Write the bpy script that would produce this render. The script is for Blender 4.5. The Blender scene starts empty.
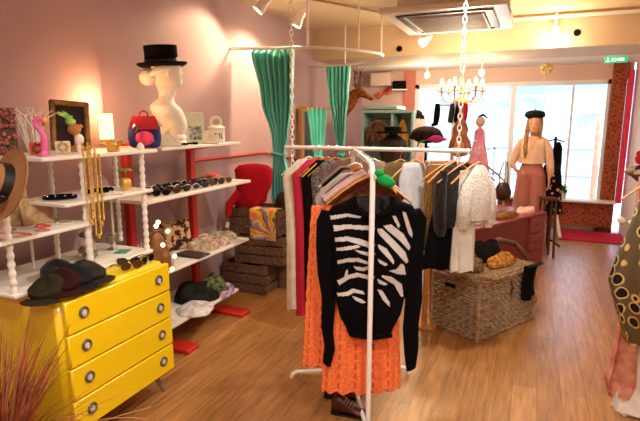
import bpy, math, random
from mathutils import Matrix, Vector, Euler
random.seed(7)
PI=math.pi; sin=math.sin; cos=math.cos; R=math.radians
SC=bpy.context.scene; COL=SC.collection
# ---------------------------------------------------------------- materials
def lin(c):
    if isinstance(c,str):
        c=c.lstrip('#'); c=[int(c[i:i+2],16)/255 for i in (0,2,4)]
    return tuple((v/12.92 if v<=.04045 else ((v+.055)/1.055)**2.4) for v in c)+(1,)
_M={}
def M(name,col,rough=.6,metal=0,col2=None,scale=20,amt=.5,bump=0,bscale=None,sheen=0,emit=None,es=0,alpha=None,trans=0,kind='noise',stretch=None,coat=0,ior=None,contrast=(.35,.65)):
    if name in _M: return _M[name]
    m=bpy.data.materials.new(name); m.use_nodes=True; nt=m.node_tree; N=nt.nodes; L=nt.links
    b=N['Principled BSDF']; b.inputs['Roughness'].default_value=rough; b.inputs['Metallic'].default_value=metal
    b.inputs['Specular IOR Level'].default_value=.12 if rough>=.78 else (.3 if rough>=.6 else .5)
    b.inputs['Sheen Weight'].default_value=sheen; b.inputs['Coat Weight'].default_value=coat
    b.inputs['Transmission Weight'].default_value=trans
    if ior: b.inputs['IOR'].default_value=ior
    if alpha is not None: b.inputs['Alpha'].default_value=alpha
    c=lin(col); 
    tc=N.new('ShaderNodeTexCoord'); mp=N.new('ShaderNodeMapping'); L.new(tc.outputs['Object'],mp.inputs['Vector'])
    if stretch: mp.inputs['Scale'].default_value=stretch
    if kind=='noise':
        t=N.new('ShaderNodeTexNoise'); t.inputs['Scale'].default_value=scale; t.inputs['Detail'].default_value=4; out=t.outputs['Fac']
    elif kind=='voronoi':
        t=N.new('ShaderNodeTexVoronoi'); t.inputs['Scale'].default_value=scale; out=t.outputs['Distance']
    elif kind=='wave':
        t=N.new('ShaderNodeTexWave'); t.inputs['Scale'].default_value=scale; t.inputs['Distortion'].default_value=1.5; out=t.outputs['Fac']
    elif kind=='checker':
        t=N.new('ShaderNodeTexChecker'); t.inputs['Scale'].default_value=scale; out=t.outputs['Fac']
    L.new(mp.outputs['Vector'],t.inputs['Vector'])
    r=N.new('ShaderNodeValToRGB'); r.color_ramp.elements[0].position=contrast[0]; r.color_ramp.elements[1].position=contrast[1]
    if col2 is None:
        k=1-amt*.3; r.color_ramp.elements[0].color=(c[0]*k,c[1]*k,c[2]*k,1); r.color_ramp.elements[1].color=c
    else:
        r.color_ramp.elements[0].color=lin(col2); r.color_ramp.elements[1].color=c
    L.new(out,r.inputs['Fac']); L.new(r.outputs['Color'],b.inputs['Base Color'])
    if bump:
        t2=N.new('ShaderNodeTexNoise'); t2.inputs['Scale'].default_value=bscale or scale*3; L.new(mp.outputs['Vector'],t2.inputs['Vector'])
        bp=N.new('ShaderNodeBump'); bp.inputs['Strength'].default_value=bump; bp.inputs['Distance'].default_value=.01
        L.new(t2.outputs['Fac'],bp.inputs['Height']); L.new(bp.outputs['Normal'],b.inputs['Normal'])
    if emit is not None:
        b.inputs['Emission Color'].default_value=lin(emit); b.inputs['Emission Strength'].default_value=es
    _M[name]=m; return m
# ---------------------------------------------------------------- mesh builder
class MB:
    def __init__(s): s.v=[]; s.f=[]; s.mi=[]; s.T=Matrix.Identity(4); s.m=0
    def at(s,loc=(0,0,0),rot=(0,0,0),sc=(1,1,1)):
        s.T=Matrix.LocRotScale(Vector(loc),Euler(rot),Vector(sc)); return s
    def add(s,vs,fs):
        o=len(s.v); s.v+=[tuple(s.T@Vector(p)) for p in vs]; s.f+=[tuple(i+o for i in f) for f in fs]; s.mi+=[s.m]*len(fs); return s
    def box(s,c,d,r=0,rot=(0,0,0)):
        x,y,z=[q/2 for q in d]; Rm=Euler(rot).to_matrix()
        if r<=0:
            vs=[(a*x,b*y,e*z) for a in(-1,1) for b in(-1,1) for e in(-1,1)]
            fs=[(0,1,3,2),(4,6,7,5),(0,4,5,1),(2,3,7,6),(0,2,6,4),(1,5,7,3)]
        else:   # chamfered box
            r=min(r,x*.99,y*.99,z*.99); vs=[];ix={}
            def P(a,b,e,k):
                p=[a*x,b*y,e*z]
                for j in range(3):
                    if j!=k: p[j]-=(a,b,e)[j]*r
                ix[(a,b,e,k)]=len(vs); vs.append(tuple(p))
            for a in(-1,1):
                for b in(-1,1):
                    for e in(-1,1):
                        for k in range(3): P(a,b,e,k)
            fs=[]
            for a in(-1,1):
                q=[(a,-1,-1,0),(a,1,-1,0),(a,1,1,0),(a,-1,1,0)]; fs.append([ix[t] for t in (q if a>0 else q[::-1])])
                q=[(-1,a,-1,1),(-1,a,1,1),(1,a,1,1),(1,a,-1,1)]; fs.append([ix[t] for t in (q if a>0 else q[::-1])])
                q=[(-1,-1,a,2),(1,-1,a,2),(1,1,a,2),(-1,1,a,2)]; fs.append([ix[t] for t in (q if a>0 else q[::-1])])
            for a in(-1,1):
                for b in(-1,1):
                    fs.append([ix[(a,b,-1,0)],ix[(a,b,1,0)],ix[(a,b,1,1)],ix[(a,b,-1,1)]])
                    fs.append([ix[(a,-1,b,0)],ix[(a,1,b,0)],ix[(a,1,b,2)],ix[(a,-1,b,2)]])
                    fs.append([ix[(-1,a,b,1)],ix[(1,a,b,1)],ix[(1,a,b,2)],ix[(-1,a,b,2)]])
                    for e in(-1,1): fs.append([ix[(a,b,e,0)],ix[(a,b,e,1)],ix[(a,b,e,2)]])
        return s.add([tuple(Vector(c)+Rm@Vector(p)) for p in vs],fs)
    def loft(s,rings,cap=True,closed=True):
        n=len(rings[0]); vs=[p for r in rings for p in r]; fs=[]
        for i in range(len(rings)-1):
            for j in range(n if closed else n-1):
                k=(j+1)%n; fs.append((i*n+j,i*n+k,(i+1)*n+k,(i+1)*n+j))
        if cap and closed:
            fs.append(tuple(range(n))[::-1]); fs.append(tuple((len(rings)-1)*n+j for j in range(n)))
        return s.add(vs,fs)
    def tube(s,pts,r,n=8,cap=True,flat=1,closed=False):
        pts=[Vector(p) for p in pts]; rs=r if isinstance(r,(list,tuple)) else [r]*len(pts); rings=[]; up=None
        for i,p in enumerate(pts):
            a=pts[i-1] if i else (pts[-1] if closed else p); b=pts[i+1] if i<len(pts)-1 else (pts[0] if closed else p)
            t=(b-a).normalized() if (b-a).length>1e-9 else Vector((0,0,1))
            if up is None:
                up=Vector((0,0,1)) if abs(t.z)<.9 else Vector((1,0,0))
            x=t.cross(up)
            if x.length<1e-6: x=t.cross(Vector((0,1,0)))
            x.normalize(); y=x.cross(t).normalized(); up=y
            rings.append([tuple(p+x*rs[i]*cos(2*PI*k/n)+y*rs[i]*flat*sin(2*PI*k/n)) for k in range(n)])
        if closed: rings.append(rings[0]); cap=False
        return s.loft(rings,cap)
    def lathe(s,prof,c=(0,0,0),n=20,ell=1,cap=True):
        return s.loft([[(c[0]+r*cos(2*PI*k/n),c[1]+r*ell*sin(2*PI*k/n),c[2]+z) for k in range(n)] for r,z in prof],cap)
    def ball(s,c,r,n=12,m=8,noise=0):
        if not isinstance(r,(tuple,list)): r=(r,r,r)
        rings=[]
        for i in range(m+1):
            a=-PI/2+PI*i/m; q=max(cos(a),.02)
            rings.append([(c[0]+r[0]*q*cos(2*PI*k/n)*(1+noise*random.uniform(-1,1)),c[1]+r[1]*q*sin(2*PI*k/n)*(1+noise*random.uniform(-1,1)),c[2]+r[2]*sin(a)) for k in range(n)])
        return s.loft(rings)
    def prism(s,poly,y0,y1):   # polygon in x,z extruded in y
        n=len(poly); vs=[(x,y0,z) for x,z in poly]+[(x,y1,z) for x,z in poly]
        fs=[tuple(range(n)),tuple(range(n,2*n))[::-1]]+[(i,i+n,(i+1)%n+n,(i+1)%n) for i in range(n)]
        return s.add(vs,fs)
    def grid(s,fn,nu,nv,th=0,cu=False):
        """a sheet fn(u,v)->xyz, given thickness th"""
        P=[[Vector(fn(i/nu,j/nv)) for j in range(nv+1)] for i in range(nu+1)]
        vs=[tuple(p) for r in P for p in r]; w=nv+1
        fs=[(i*w+j,(i+1)*w+j,(i+1)*w+j+1,i*w+j+1) for i in range(nu) for j in range(nv)]
        if th:
            k=len(vs); off=[]
            for i in range(nu+1):
                for j in range(nv+1):
                    a=P[min(i+1,nu)][j]-P[max(i-1,0)][j]; b=P[i][min(j+1,nv)]-P[i][max(j-1,0)]
                    nn=a.cross(b); nn=nn.normalized() if nn.length>1e-12 else Vector((0,0,1)); off.append(tuple(P[i][j]-nn*th))
            vs+=off; fs+=[tuple(q+k for q in f[::-1]) for f in fs]
            bd=[(i*w,(i+1)*w) for i in range(nu)]+[((i+1)*w+nv,i*w+nv) for i in range(nu)]+[(j+1,j) for j in range(nv)]+[(nu*w+j,nu*w+j+1) for j in range(nv)]
            fs+=[(b,a,a+k,b+k) for a,b in bd]
        return s.add(vs,fs)
    def build(s,name,mats,parent=None,smooth=True,loc=None,rot=None,fix=True):
        me=bpy.data.meshes.new(name); me.from_pydata(s.v,[],s.f)
        if not isinstance(mats,(list,tuple)): mats=[mats]
        for m in mats: me.materials.append(m)
        me.polygons.foreach_set('material_index',s.mi)
        if smooth:
            me.polygons.foreach_set('use_smooth',[True]*len(s.f))
        me.validate(); me.update()
        if fix:
            import bmesh
            bm=bmesh.new(); bm.from_mesh(me); bmesh.ops.recalc_face_normals(bm,faces=bm.faces)
            if smooth:
                for e in bm.edges:
                    if len(e.link_faces)==2 and e.calc_face_angle(0)>R(42): e.smooth=False
            bm.to_mesh(me); bm.free()
        o=bpy.data.objects.new(name,me); COL.objects.link(o)
        if parent: o.parent=parent
        if loc: o.location=loc
        if rot: o.rotation_euler=rot
        return o
def tag(o,label=None,cat=None,group=None,kind=None):
    if label: o['label']=label
    if cat: o['category']=cat
    if group: o['group']=group
    if kind: o['kind']=kind
    return o
def thing(name,label,cat,loc=(0,0,0),rot=(0,0,0),group=None):
    o=bpy.data.objects.new(name,None); COL.objects.link(o); o.empty_display_size=.05; o.location=loc; o.rotation_euler=rot
    return tag(o,label,cat,group)
def dup(o,loc=None,rot=None,label=None,group=None,scale=None):
    c=o.copy(); COL.objects.link(c)
    if loc is not None: c.location=loc
    if rot is not None: c.rotation_euler=rot
    if scale is not None: c.scale=scale
    if label: c['label']=label
    if group: c['group']=group
    def kids(a,b):
        for ch in list(a.children):
            d=ch.copy(); COL.objects.link(d); d.parent=b; kids(ch,d)
    kids(o,c); return c
ORD=['first','second','third','fourth','fifth','sixth','seventh','eighth','ninth','tenth','eleventh','twelfth','thirteenth','fourteenth','fifteenth','sixteenth']
# ---------------------------------------------------------------- palette
WHITE=M('white_paint','#e9e2d6',.45,amt=.2,scale=8)
WMETAL=M('white_metal','#eeeae4',.3,amt=.1)
BLACK=M('black_fabric','#08070a',.9,amt=.6,scale=60)
FELT=M('black_felt','#09080a',.95,sheen=.03)
WOODL=M('light_wood','#c98a4a',.5,col2='#a9682f',scale=30,stretch=(1,1,6))
WOODD=M('dark_wood','#5d3a22',.55,col2='#3c2415',scale=14,stretch=(1,6,6))
GOLD=M('gold','#e8bc58',.35,.65,amt=.4,scale=60)
CHROME=M('chrome','#c8c8c8',.18,1,amt=.2)
PLASTER=M('bust_plaster','#eee6d8',.5,amt=.25,scale=12)
CREAM=M('cream_cloth','#e9d9b8',.8,amt=.4,scale=30)
RED=M('red_metal','#c4261a',.45,amt=.2)
# ================================================================ SETTING
def structure(name,mb,mat,**k):
    o=mb.build(name,mat,smooth=False,**k); o['kind']='structure'; return o
# floor with planks
fm=bpy.data.materials.new('plank_floor'); fm.use_nodes=True; nt=fm.node_tree; N=nt.nodes; L=nt.links; b=N['Principled BSDF']
tc=N.new('ShaderNodeTexCoord'); mp=N.new('ShaderNodeMapping'); mp.inputs['Rotation'].default_value=(0,0,R(90)); L.new(tc.outputs['Object'],mp.inputs['Vector'])
br=N.new('ShaderNodeTexBrick'); br.inputs['Scale'].default_value=1; br.inputs['Brick Width'].default_value=1.25; br.inputs['Row Height'].default_value=.13
br.inputs['Mortar Size'].default_value=.0015; br.inputs['Mortar Smooth'].default_value=.3; br.inputs['Bias'].default_value=0; br.offset=.37
br.inputs['Color1'].default_value=lin('#b9844f'); br.inputs['Color2'].default_value=lin('#a3713f'); br.inputs['Mortar'].default_value=lin('#855326')
L.new(mp.outputs['Vector'],br.inputs['Vector'])
m2=N.new('ShaderNodeMapping'); m2.inputs['Scale'].default_value=(14,1.1,1); L.new(tc.outputs['Object'],m2.inputs['Vector'])
ns=N.new('ShaderNodeTexNoise'); ns.inputs['Scale'].default_value=3; ns.inputs['Detail'].default_value=7; ns.inputs['Roughness'].default_value=.65; L.new(m2.outputs['Vector'],ns.inputs['Vector'])
rp=N.new('ShaderNodeValToRGB'); rp.color_ramp.elements[0].position=.3; rp.color_ramp.elements[1].position=.7
rp.color_ramp.elements[0].color=(.5,.45,.4,1); rp.color_ramp.elements[1].color=(1.12,1.1,1.05,1); L.new(ns.outputs['Fac'],rp.inputs['Fac'])
mx=N.new('ShaderNodeMix'); mx.data_type='RGBA'; mx.blend_type='MULTIPLY'; mx.inputs[0].default_value=1
L.new(br.outputs['Color'],mx.inputs[6]); L.new(rp.outputs['Color'],mx.inputs[7]); L.new(mx.outputs[2],b.inputs['Base Color'])
b.inputs['Roughness'].default_value=.32
bp=N.new('ShaderNodeBump'); bp.inputs['Strength'].default_value=.12; bp.inputs['Distance'].default_value=.004; L.new(ns.outputs['Fac'],bp.inputs['Height']); L.new(bp.outputs['Normal'],b.inputs['Normal'])
XL=-2.6; XR=1.22; YB=7.9; YF=-1.6; CH=2.65
structure('floor',MB().box(((XL+XR)/2,(YB+YF)/2,-.05),(XR-XL+.2,YB-YF+.2,.1)),fm)
WALL=M('rose_wall_paint','#a98c92',.7,amt=.12,scale=3,bump=.05,bscale=120)
WALLP=M('peach_wall_paint','#e0c0b4',.7,amt=.1,scale=3,bump=.05,bscale=120)
WALLR=M('pale_wall_paint','#d9c8c0',.7,amt=.1,scale=3)
SALM=M('salmon_paint','#cf7f70',.7,amt=.1,scale=3)
CEIL=M('ceiling_paint','#dcc5a4',.75,amt=.08,scale=2)
CEILW=M('white_ceiling_paint','#eee2d6',.75,amt=.05,scale=2)
structure('wall_left',MB().box((XL-.05,(YB+YF)/2,CH/2),(.1,YB-YF,CH)),WALL)
structure('trim_1',MB().box((-2.55,(YF+2.4)/2,CH/2),(.1,2.4-YF,CH)),WALL)
structure('wall_right',MB().box((XR+.05,(YB+YF)/2,CH/2),(.1,YB-YF,CH)),WALLR)
structure('wall_front',MB().box(((XL+XR)/2,YF-.05,CH/2),(XR-XL+.2,.1,CH)),WALLP)
structure('ceiling',MB().box(((XL+XR)/2,(5.95+YF)/2,CH+.05),(XR-XL+.2,5.95-YF,.1)),CEIL)
structure('trim_2',MB().box(((XL+XR)/2,6.4,2.55),(XR-XL+.2,.9,.5)),M('beam_paint','#cdb193',.75,amt=.08,scale=2))
structure('ceiling_back',MB().box(((XL+XR)/2,7.4,2.36),(XR-XL+.2,1.12,.1)),CEILW)
# window wall
WX0,WX1=-1.72,.95; WT=2.10; BO=YB+.05
structure('wall_back',MB().box(((XL-1.9)/2,BO,1.2),(-1.9-XL,.1,2.4)).box((-.35,BO,(WT+2.42)/2),(3.1,.1,2.42-WT)),WALLP)
structure('trim_3',MB().box((-1.81,BO-.02,1.2),(.18,.12,2.4)),SALM)
PAPER=M('brown_patterned_paper','#a65a3c',.7,col2='#6d2f1c',scale=26,kind='voronoi',contrast=(.2,.55))
structure('trim_4',MB().box((1.04,BO-.03,1.2),(.17,.16,2.4)),PAPER)
structure('trim_5',MB().box((1.16,YB-.1,1.32),(.05,.2,1.76)),M('hot_pink_paint','#e8324f',.4,amt=.1))
# window frame, mullions and panes
WF=M('window_frame_white','#e8eaf0',.4,amt=.05)
glass=bpy.data.materials.new('window_glass'); glass.use_nodes=True; nt=glass.node_tree; N=nt.nodes; L=nt.links; N.remove(N['Principled BSDF'])
tr=N.new('ShaderNodeBsdfTransparent'); tr.inputs['Color'].default_value=(.96,.98,1,1); gl=N.new('ShaderNodeBsdfGlossy'); gl.inputs['Roughness'].default_value=.03
mxs=N.new('ShaderNodeMixShader'); fr=N.new('ShaderNodeFresnel'); fr.inputs['IOR'].default_value=1.35
L.new(fr.outputs[0],mxs.inputs[0]); L.new(tr.outputs[0],mxs.inputs[1]); L.new(gl.outputs[0],mxs.inputs[2]); L.new(mxs.outputs[0],N['Material Output'].inputs[0])
w=MB(); w.box((-.385,BO,WT-.03),(WX1-WX0,.1,.06)); w.box((-.385,BO,.04),(WX1-WX0,.1,.08)); w.box((WX0+.03,BO,WT/2),(.06,.1,WT)); w.box((WX1-.02,BO,WT/2),(.04,.1,WT))
for x,wd in ((-1.02,.07),(-.28,.07),(.5,.03)): w.box((x,BO,WT/2),(wd,.06,WT))
wo=structure('window_1',w,WF)
MB().box((-.385,BO+.01,WT/2),(WX1-WX0-.08,.008,WT-.1)).build('pane',glass,wo,smooth=False)
# low patterned panel with white sill
pn=MB().box((.35,YB-.12,.26),(1.5,.12,.35)); pn.m=1; pn.box((.35,YB-.14,.445),(1.55,.26,.025))
o=pn.build('window_ledge',[PAPER,WHITE],smooth=False); tag(o,'low brown patterned panel with white ledge under the shop window','ledge')
# floor mat
mt=MB().box((.83,7.42,.009),(.8,.62,.018),r=.005); o=mt.build('floor_mat',M('pink_mat','#c62c4c',.9,bump=.4,bscale=300),smooth=False); tag(o,'deep pink doormat on the floor in front of the window','mat')
# outdoors
structure('ground_outside',MB().box((0,14,-.12),(40,12.1,.1)),M('pale_paving','#c9ccd2',.7,amt=.3,scale=2))
FAC=M('far_facade_paint','#c4cedd',.8,amt=.2,scale=.6)
bl=thing('building','pale building across the street with bluish windows','building',(0,17,-.1))
fb=MB().box((0,.5,3),(34,1,6)); fb.build('facade',FAC,bl,smooth=False)
BG=M('blue_shop_glass','#86aacf',.6,col2='#bcd2e8',scale=1.6)
for x0,x1,z0,z1 in ((-6.6,-3.4,.6,2.3),(-2.9,.4,.7,2.4),(-9.9,-7.1,.6,2.2),(.9,3.6,.5,1.9)):
    wn=MB().box(((x0+x1)/2,-.03,(z0+z1)/2),(x1-x0,.06,z1-z0)).build('window',BG,bl,smooth=False)
    fr_=MB()
    for x in (x0,(x0+x1)/2,x1): fr_.box((x,-.08,(z0+z1)/2),(.08,.05,z1-z0))
    for z in (z0,z1): fr_.box(((x0+x1)/2,-.08,z),(x1-x0,.05,.08))
    fr_.build('window_frame',WF,wn,smooth=False)
MB().box((0,-.35,2.75),(30,.7,.12)).build('canopy',M('canopy_grey','#9fb3cc',.6),bl,smooth=False)
# bollard post outside
bo=MB().lathe([(.055,0),(.05,.05),(.05,1.62),(.04,1.66),(.01,1.68)],(1.02,9.4,-.07),14)
tag(bo.build('wooden_post',M('pinkish_post','#c8967e',.7,col2='#b07a60',scale=6)),'thin brown wooden post standing outside on the pavement','post')
rl=MB()
for k in range(9): rl.box((-3+k*.75,12.0,.45),(.04,.04,1.0))
for z in (.35,.93): rl.box((0,12.0,z),(6.1,.04,.05))
tag(rl.build('street_railing',M('grey_rail','#7d8da3',.5),smooth=False),'low grey street railing outside beyond the pavement','railing')
# ================================================================ YELLOW DRESSER
YEL=M('yellow_lacquer','#f2cc0c',.32,amt=.08,scale=4,coat=.3)
dr=thing('chest_of_drawers','bright yellow chest of four drawers with round grey ring pulls','chest of drawers',(-2.1,1.77,0))
y0,y1=-.35,.35
MB().box((-.02,0,.455),(.6,.7,.66),r=.03).build('body',YEL,dr)
for i in range(4):
    zc=.7-i*.157
    d=MB().box((.29,0,zc),(.03,.672,.151),r=.006).build('drawer',YEL,dr)
    for yy in (-.245,.245):
        k=MB(); P=[(.033+0*a,0,0) for a in (0,)]
        k.at((.306,yy,zc+.005),(0,R(90),0)).lathe([(.012,.001),(.014,.004),(.021,.008),(.026,.006),(.028,0)],n=24)
        k.m=1; k.at((.307,yy,zc+.005),(0,R(90),0)).lathe([(.013,.0),(.013,.0035)],n=20)
        k.build('ring_pull',[M('pull_grey_metal','#7b7672',.35,.7),M('pull_light_centre','#d8cfb8',.4)],d)
for sx in (-.24,.2):
    for sy in (-.27,.27):
        MB().tube([(sx,sy,.14),(sx+.03*(1 if sx>0 else -1),sy+.05*(1 if sy>0 else -1),0)],[.018,.009],10).build('leg',M('leg_grey','#8d8880',.4,.4),dr)
# ================================================================ TIERED SHELF with turned spindles
et=thing('tiered_display_shelf','white painted tiered shelf with turned spindle posts on the yellow chest','shelf',(-2.18,1.8,.787))
def spindle(h,fin=True):
    pr=[(.015,0),(.015,.02)]; z=.03; n=max(3,int(h/.045)); st=(h-.06)/n
    for i in range(n):
        pr+=[(.0105,z),(.0145,z+st*.28),(.0165,z+st*.5),(.0145,z+st*.72)]; z+=st
    pr+=[(.011,z),(.015,h-.02),(.015,h)]
    if fin: pr+=[(.012,h+.005),(.02,h+.025),(.02,h+.04),(.012,h+.055),(.002,h+.06)]
    return pr
MB().box((-.03,-.01,.01),(.42,.86,.02),r=.005).build('base_board',WHITE,et)
for x,y,h,f in ((.15,-.42,.44,1),(.15,-.01,.64,1),(.15,.40,.58,1),(-.15,.05,.59,0),(-.15,.5,.57,0),(-.15,-.4,.44,0)):
    MB().lathe(spindle(h-.02,f),(x,y,.02),14).build('spindle',WHITE,et)
for x,y,h in ((-.15,.28,.36),(-.02,.32,.36),(-.05,.18,.36),(-.12,-.12,.24),(-.02,-.05,.24),(.1,.05,.24)):
    MB().tube([(x,y,.02),(x,y,h)],.007,8).build('rod',WHITE,et)
MB().box((0,-.25,.2525),(.36,.52,.018),r=.004).build('shelf_board',WHITE,et)
MB().box((0,.15,.365),(.36,.6,.018),r=.004).build('shelf_board',WHITE,et)
MB().box((-.02,.13,.59),(.4,.75,.02),r=.004).build('shelf_board',WHITE,et)
# ================================================================ WALL SHELVING
ws=thing('wall_shelving','white shelves on red steel posts with red feet along the left wall','shelving',(-2.33,2.95,0))
for y in (-.36,.33):
    p=MB().box((-.19,y,.7),(.05,.06,1.4),r=.004).build('post',RED,ws)
    MB().box((.05,y-.02,.015),(.52,.13,.03),r=.004).build('foot',RED,ws)
for z,xf,ya,yb in ((1.37,.17,-.42,.52),(1.06,.23,-.65,.56),(.58,.23,-.65,.51),(.2,.23,-.65,.33)):
    MB().box(((xf-.22)/2,(ya+yb)/2,z),(xf+.22,yb-ya,.022),r=.004).build('shelf_board',WHITE,ws)
    for y in (-.36,.33): MB().prism([(-.2,z-.011),(-.2,z-.06),(.1,z-.011)],y-.012,y+.012).build('bracket',RED,ws,smooth=False)
# red rail on the wall
tag(MB().tube([(-2.585,3.4,1.22),(-2.585,4.6,1.22)],.012,8).tube([(-2.585,4.6,1.22),(-2.585,6.0,1.0),(-2.56,7.4,1.2)],.01,8).build('red_rail',RED),'thin red rail running along the wall behind the teal curtains','rail')
# ================================================================ TOP SHELF ITEMS
def face_loft(m,prof,nr=40,k=2.2,tw=0):
    """prof rows: z, back, front, halfwidth, nose bump, nose width ; facing +x"""
    rings=[]
    for row in prof:
        z,bk,fr,hw=row[:4]; nb=row[4] if len(row)>4 else 0; cx=(bk+fr)/2; a=(fr-bk)/2; r=[]
        for j in range(nr):
            t=2*PI*j/nr; ct=cos(t); st=sin(t)
            x=cx+a*math.copysign(abs(ct)**(2/k),ct); y=hw*math.copysign(abs(st)**(2/k),st)
            if nb: x+=nb*math.exp(-((min(t,2*PI-t))/.16)**2)
            r.append((x,y,z))
        rings.append(r)
    m.loft(rings)
def head(m,s=1,c=(0,0,0)):
    m.T=Matrix.Translation(Vector(c))@Matrix.Diagonal((s,s,s,1))
    face_loft(m,[(-.06,-.055,.03,.045),(-.02,-.055,.03,.045),(.0,-.06,.05,.05),(.012,-.065,.082,.045),(.03,-.07,.09,.055,.004),(.042,-.075,.084,.06,.006),(.05,-.078,.086,.062,.010),(.056,-.08,.084,.063,.005),(.062,-.08,.086,.064,.010),(.072,-.083,.084,.066,.006),(.08,-.085,.084,.068,.022),(.095,-.088,.084,.071,.020),(.11,-.09,.082,.073,.011),(.122,-.092,.080,.074,.006),(.135,-.093,.086,.074,.002),(.155,-.093,.088,.074),(.18,-.09,.082,.071),(.2,-.075,.066,.06),(.215,-.05,.04,.04),(.22,-.01,.01,.01)])
bust=thing('bust','white plaster bust of a woman in profile on the top shelf','bust',(-2.3,2.83,1.382),(0,0,R(46)))
b_=MB(); b_.lathe([(.075,0),(.075,.014),(.064,.022),(.056,.035),(.066,.05),(.06,.062),(.05,.075)],(.015,0,0),n=28)
b_.build('pedestal',PLASTER,bust)
b_=MB(); face_loft(b_,[(.07,-.03,.065,.05),(.09,-.045,.075,.07),(.12,-.07,.085,.09),(.16,-.10,.085,.115),(.20,-.13,.075,.14),(.235,-.15,.06,.155),(.26,-.155,.04,.15),(.28,-.145,.018,.12),(.30,-.12,.01,.085),(.325,-.09,.012,.062),(.35,-.072,.02,.054),(.38,-.07,.03,.055)],k=2.2)
head(b_,1.12,(-.03,0,.378)); b_.at()
b_.build('bust_figure',PLASTER,bust)
h_=MB()
for i in range(9):
    a=i/8*PI; h_.tube([(.02,.07*cos(a),.52),(-.02,.093*cos(a),.515+.03*sin(a)),(-.10,.085*cos(a),.485+.03*sin(a)),(-.15,.04*cos(a),.465)],[.012,.02,.02,.016],7)
h_.ball((-.155,0,.455),(.06,.065,.058),noise=.05); h_.ball((-.05,0,.49),(.092,.088,.06),noise=.01)
h_.build('hair',PLASTER,bust)
for sy in(-1,1): MB().ball((-.03,sy*.088,.475),(.014,.01,.028)).build('ear',PLASTER,bust)
ht=thing('top_hat','black felt top hat on the head of the white bust','hat',(-2.34,2.79,1.912),(R(2),R(-4),R(46)))
MB().lathe([(.10,.0),(.135,-.004),(.158,.006),(.168,.02),(.163,.024),(.135,.012),(.118,.012),(.112,.03),(.108,.08),(.110,.128),(.108,.134),(.01,.136)],n=36,ell=.92).build('hat_body',FELT,ht)
MB().lathe([(.1165,.014),(.1155,.014),(.113,.042),(.1145,.042)],n=36,ell=.92,cap=False).build('hat_band',M('satin_black','#100e11',.5),ht)
# lit lamp in the corner
lp=thing('table_lamp','small glowing cylindrical lamp at the wall corner on the top shelf','lamp',(-2.38,2.3,1.4))
MB().lathe([(.045,0),(.045,.012),(.012,.018),(.012,.04)]).build('base',WOODL,lp)
MB().lathe([(.04,.04),(.04,.19)],n=24).build('lamp_shade',M('lit_shade','#ffe2a0',.6,emit='#ffb558',es=5),lp)
L1=bpy.data.lights.new('lamp_light','POINT'); L1.energy=5; L1.color=(1,.55,.25); L1.shadow_soft_size=.05
lo=bpy.data.objects.new('lamp_light',L1); COL.objects.link(lo); lo.location=(0,0,.26); lo.parent=lp
# plush backpack
bpk=thing('backpack','small blue and red backpack with a loop handle and coral pompom','backpack',(-2.24,2.47,1.382),(0,0,R(42)))
bpk.scale=(1.3,1.3,1.2)
b_=MB(); rings=[]
for z,w_,d_ in ((0,.055,.04),(.01,.07,.052),(.05,.077,.058),(.1,.074,.055),(.135,.062,.045),(.155,.04,.03),(.16,.01,.01)):
    rings.append([(w_*math.copysign(abs(cos(t))**.7,cos(t)),d_*math.copysign(abs(sin(t))**.7,sin(t)),z) for t in [2*PI*i/24 for i in range(24)]])
b_.loft(rings); b_.build('bag_body',M('blue_canvas','#27357e',.7,col2='#161d52'),bpk)
MB().grid(lambda u,v:((u-.5)*.125*(1-.25*v*0)*(1-.35*max(0,v-.5)),-.062-.0*v+ (.03*v*v),.095+.068*v),10,8,.006).build('flap',M('red_canvas','#b8232c',.7),bpk)
MB().ball((0,-.06,.05),(.042,.02,.038),noise=.12).build('pompom',M('coral_fluff','#f2605a',.95,col2='#d93c86',scale=40),bpk)
MB().tube([(-.02,0,.155),(-.018,0,.18),(0,0,.19),(.018,0,.18),(.02,0,.155)],.005,8).build('handle',M('red_canvas','#b8232c'),bpk)
MB().tube([(-.04,-.06,.12),(-.05,-.07,.1),(-.04,-.075,.08),(-.03,-.07,.1),(-.04,-.06,.12)],.004,6).build('clasp',CHROME,bpk)
# cream shell shaped ornament pair
for nm,lab,(x,y),s in (('ornament','cream leaf shaped card beside the backpack',(-2.22,2.66),1.35),('ornament','small cream rounded shell between the photo and the jar',(-2.2,3.1),1.0)):
    o=thing(nm,lab,'ornament',(x,y,1.382),(R(-12),0,R(42)))
    MB().prism([(-.055*s,0),(.065*s,0),(.06*s,.03*s),(.03*s,.085*s),(0,.1*s),(-.03*s,.095*s),(-.05*s,.06*s)],-.012,.012).build('panel',CREAM,o)
    MB().tube([(-.04*s,-.015,.02*s),(0,-.016,.075*s),(.045*s,-.015,.02*s)],.004,6).build('ridge',WHITE,o)
# framed photo leaning
fp=thing('framed_photograph','white framed black and white photograph behind the bust','photo frame',(-2.36,3.14,1.382),(R(-8),0,R(60))); fp.scale=(1.2,1,1.15)
MB().box((0,0,.1),(.14,.012,.2),r=.003).build('frame',M('pale_green_mount','#cfd0b8',.7),fp)
MB().box((0.005,-.0075,.065),(.085,.003,.09)).build('print',M('photo_print','#b8b8b0',.5,col2='#2c2c2c',scale=45),fp,smooth=False)
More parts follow.
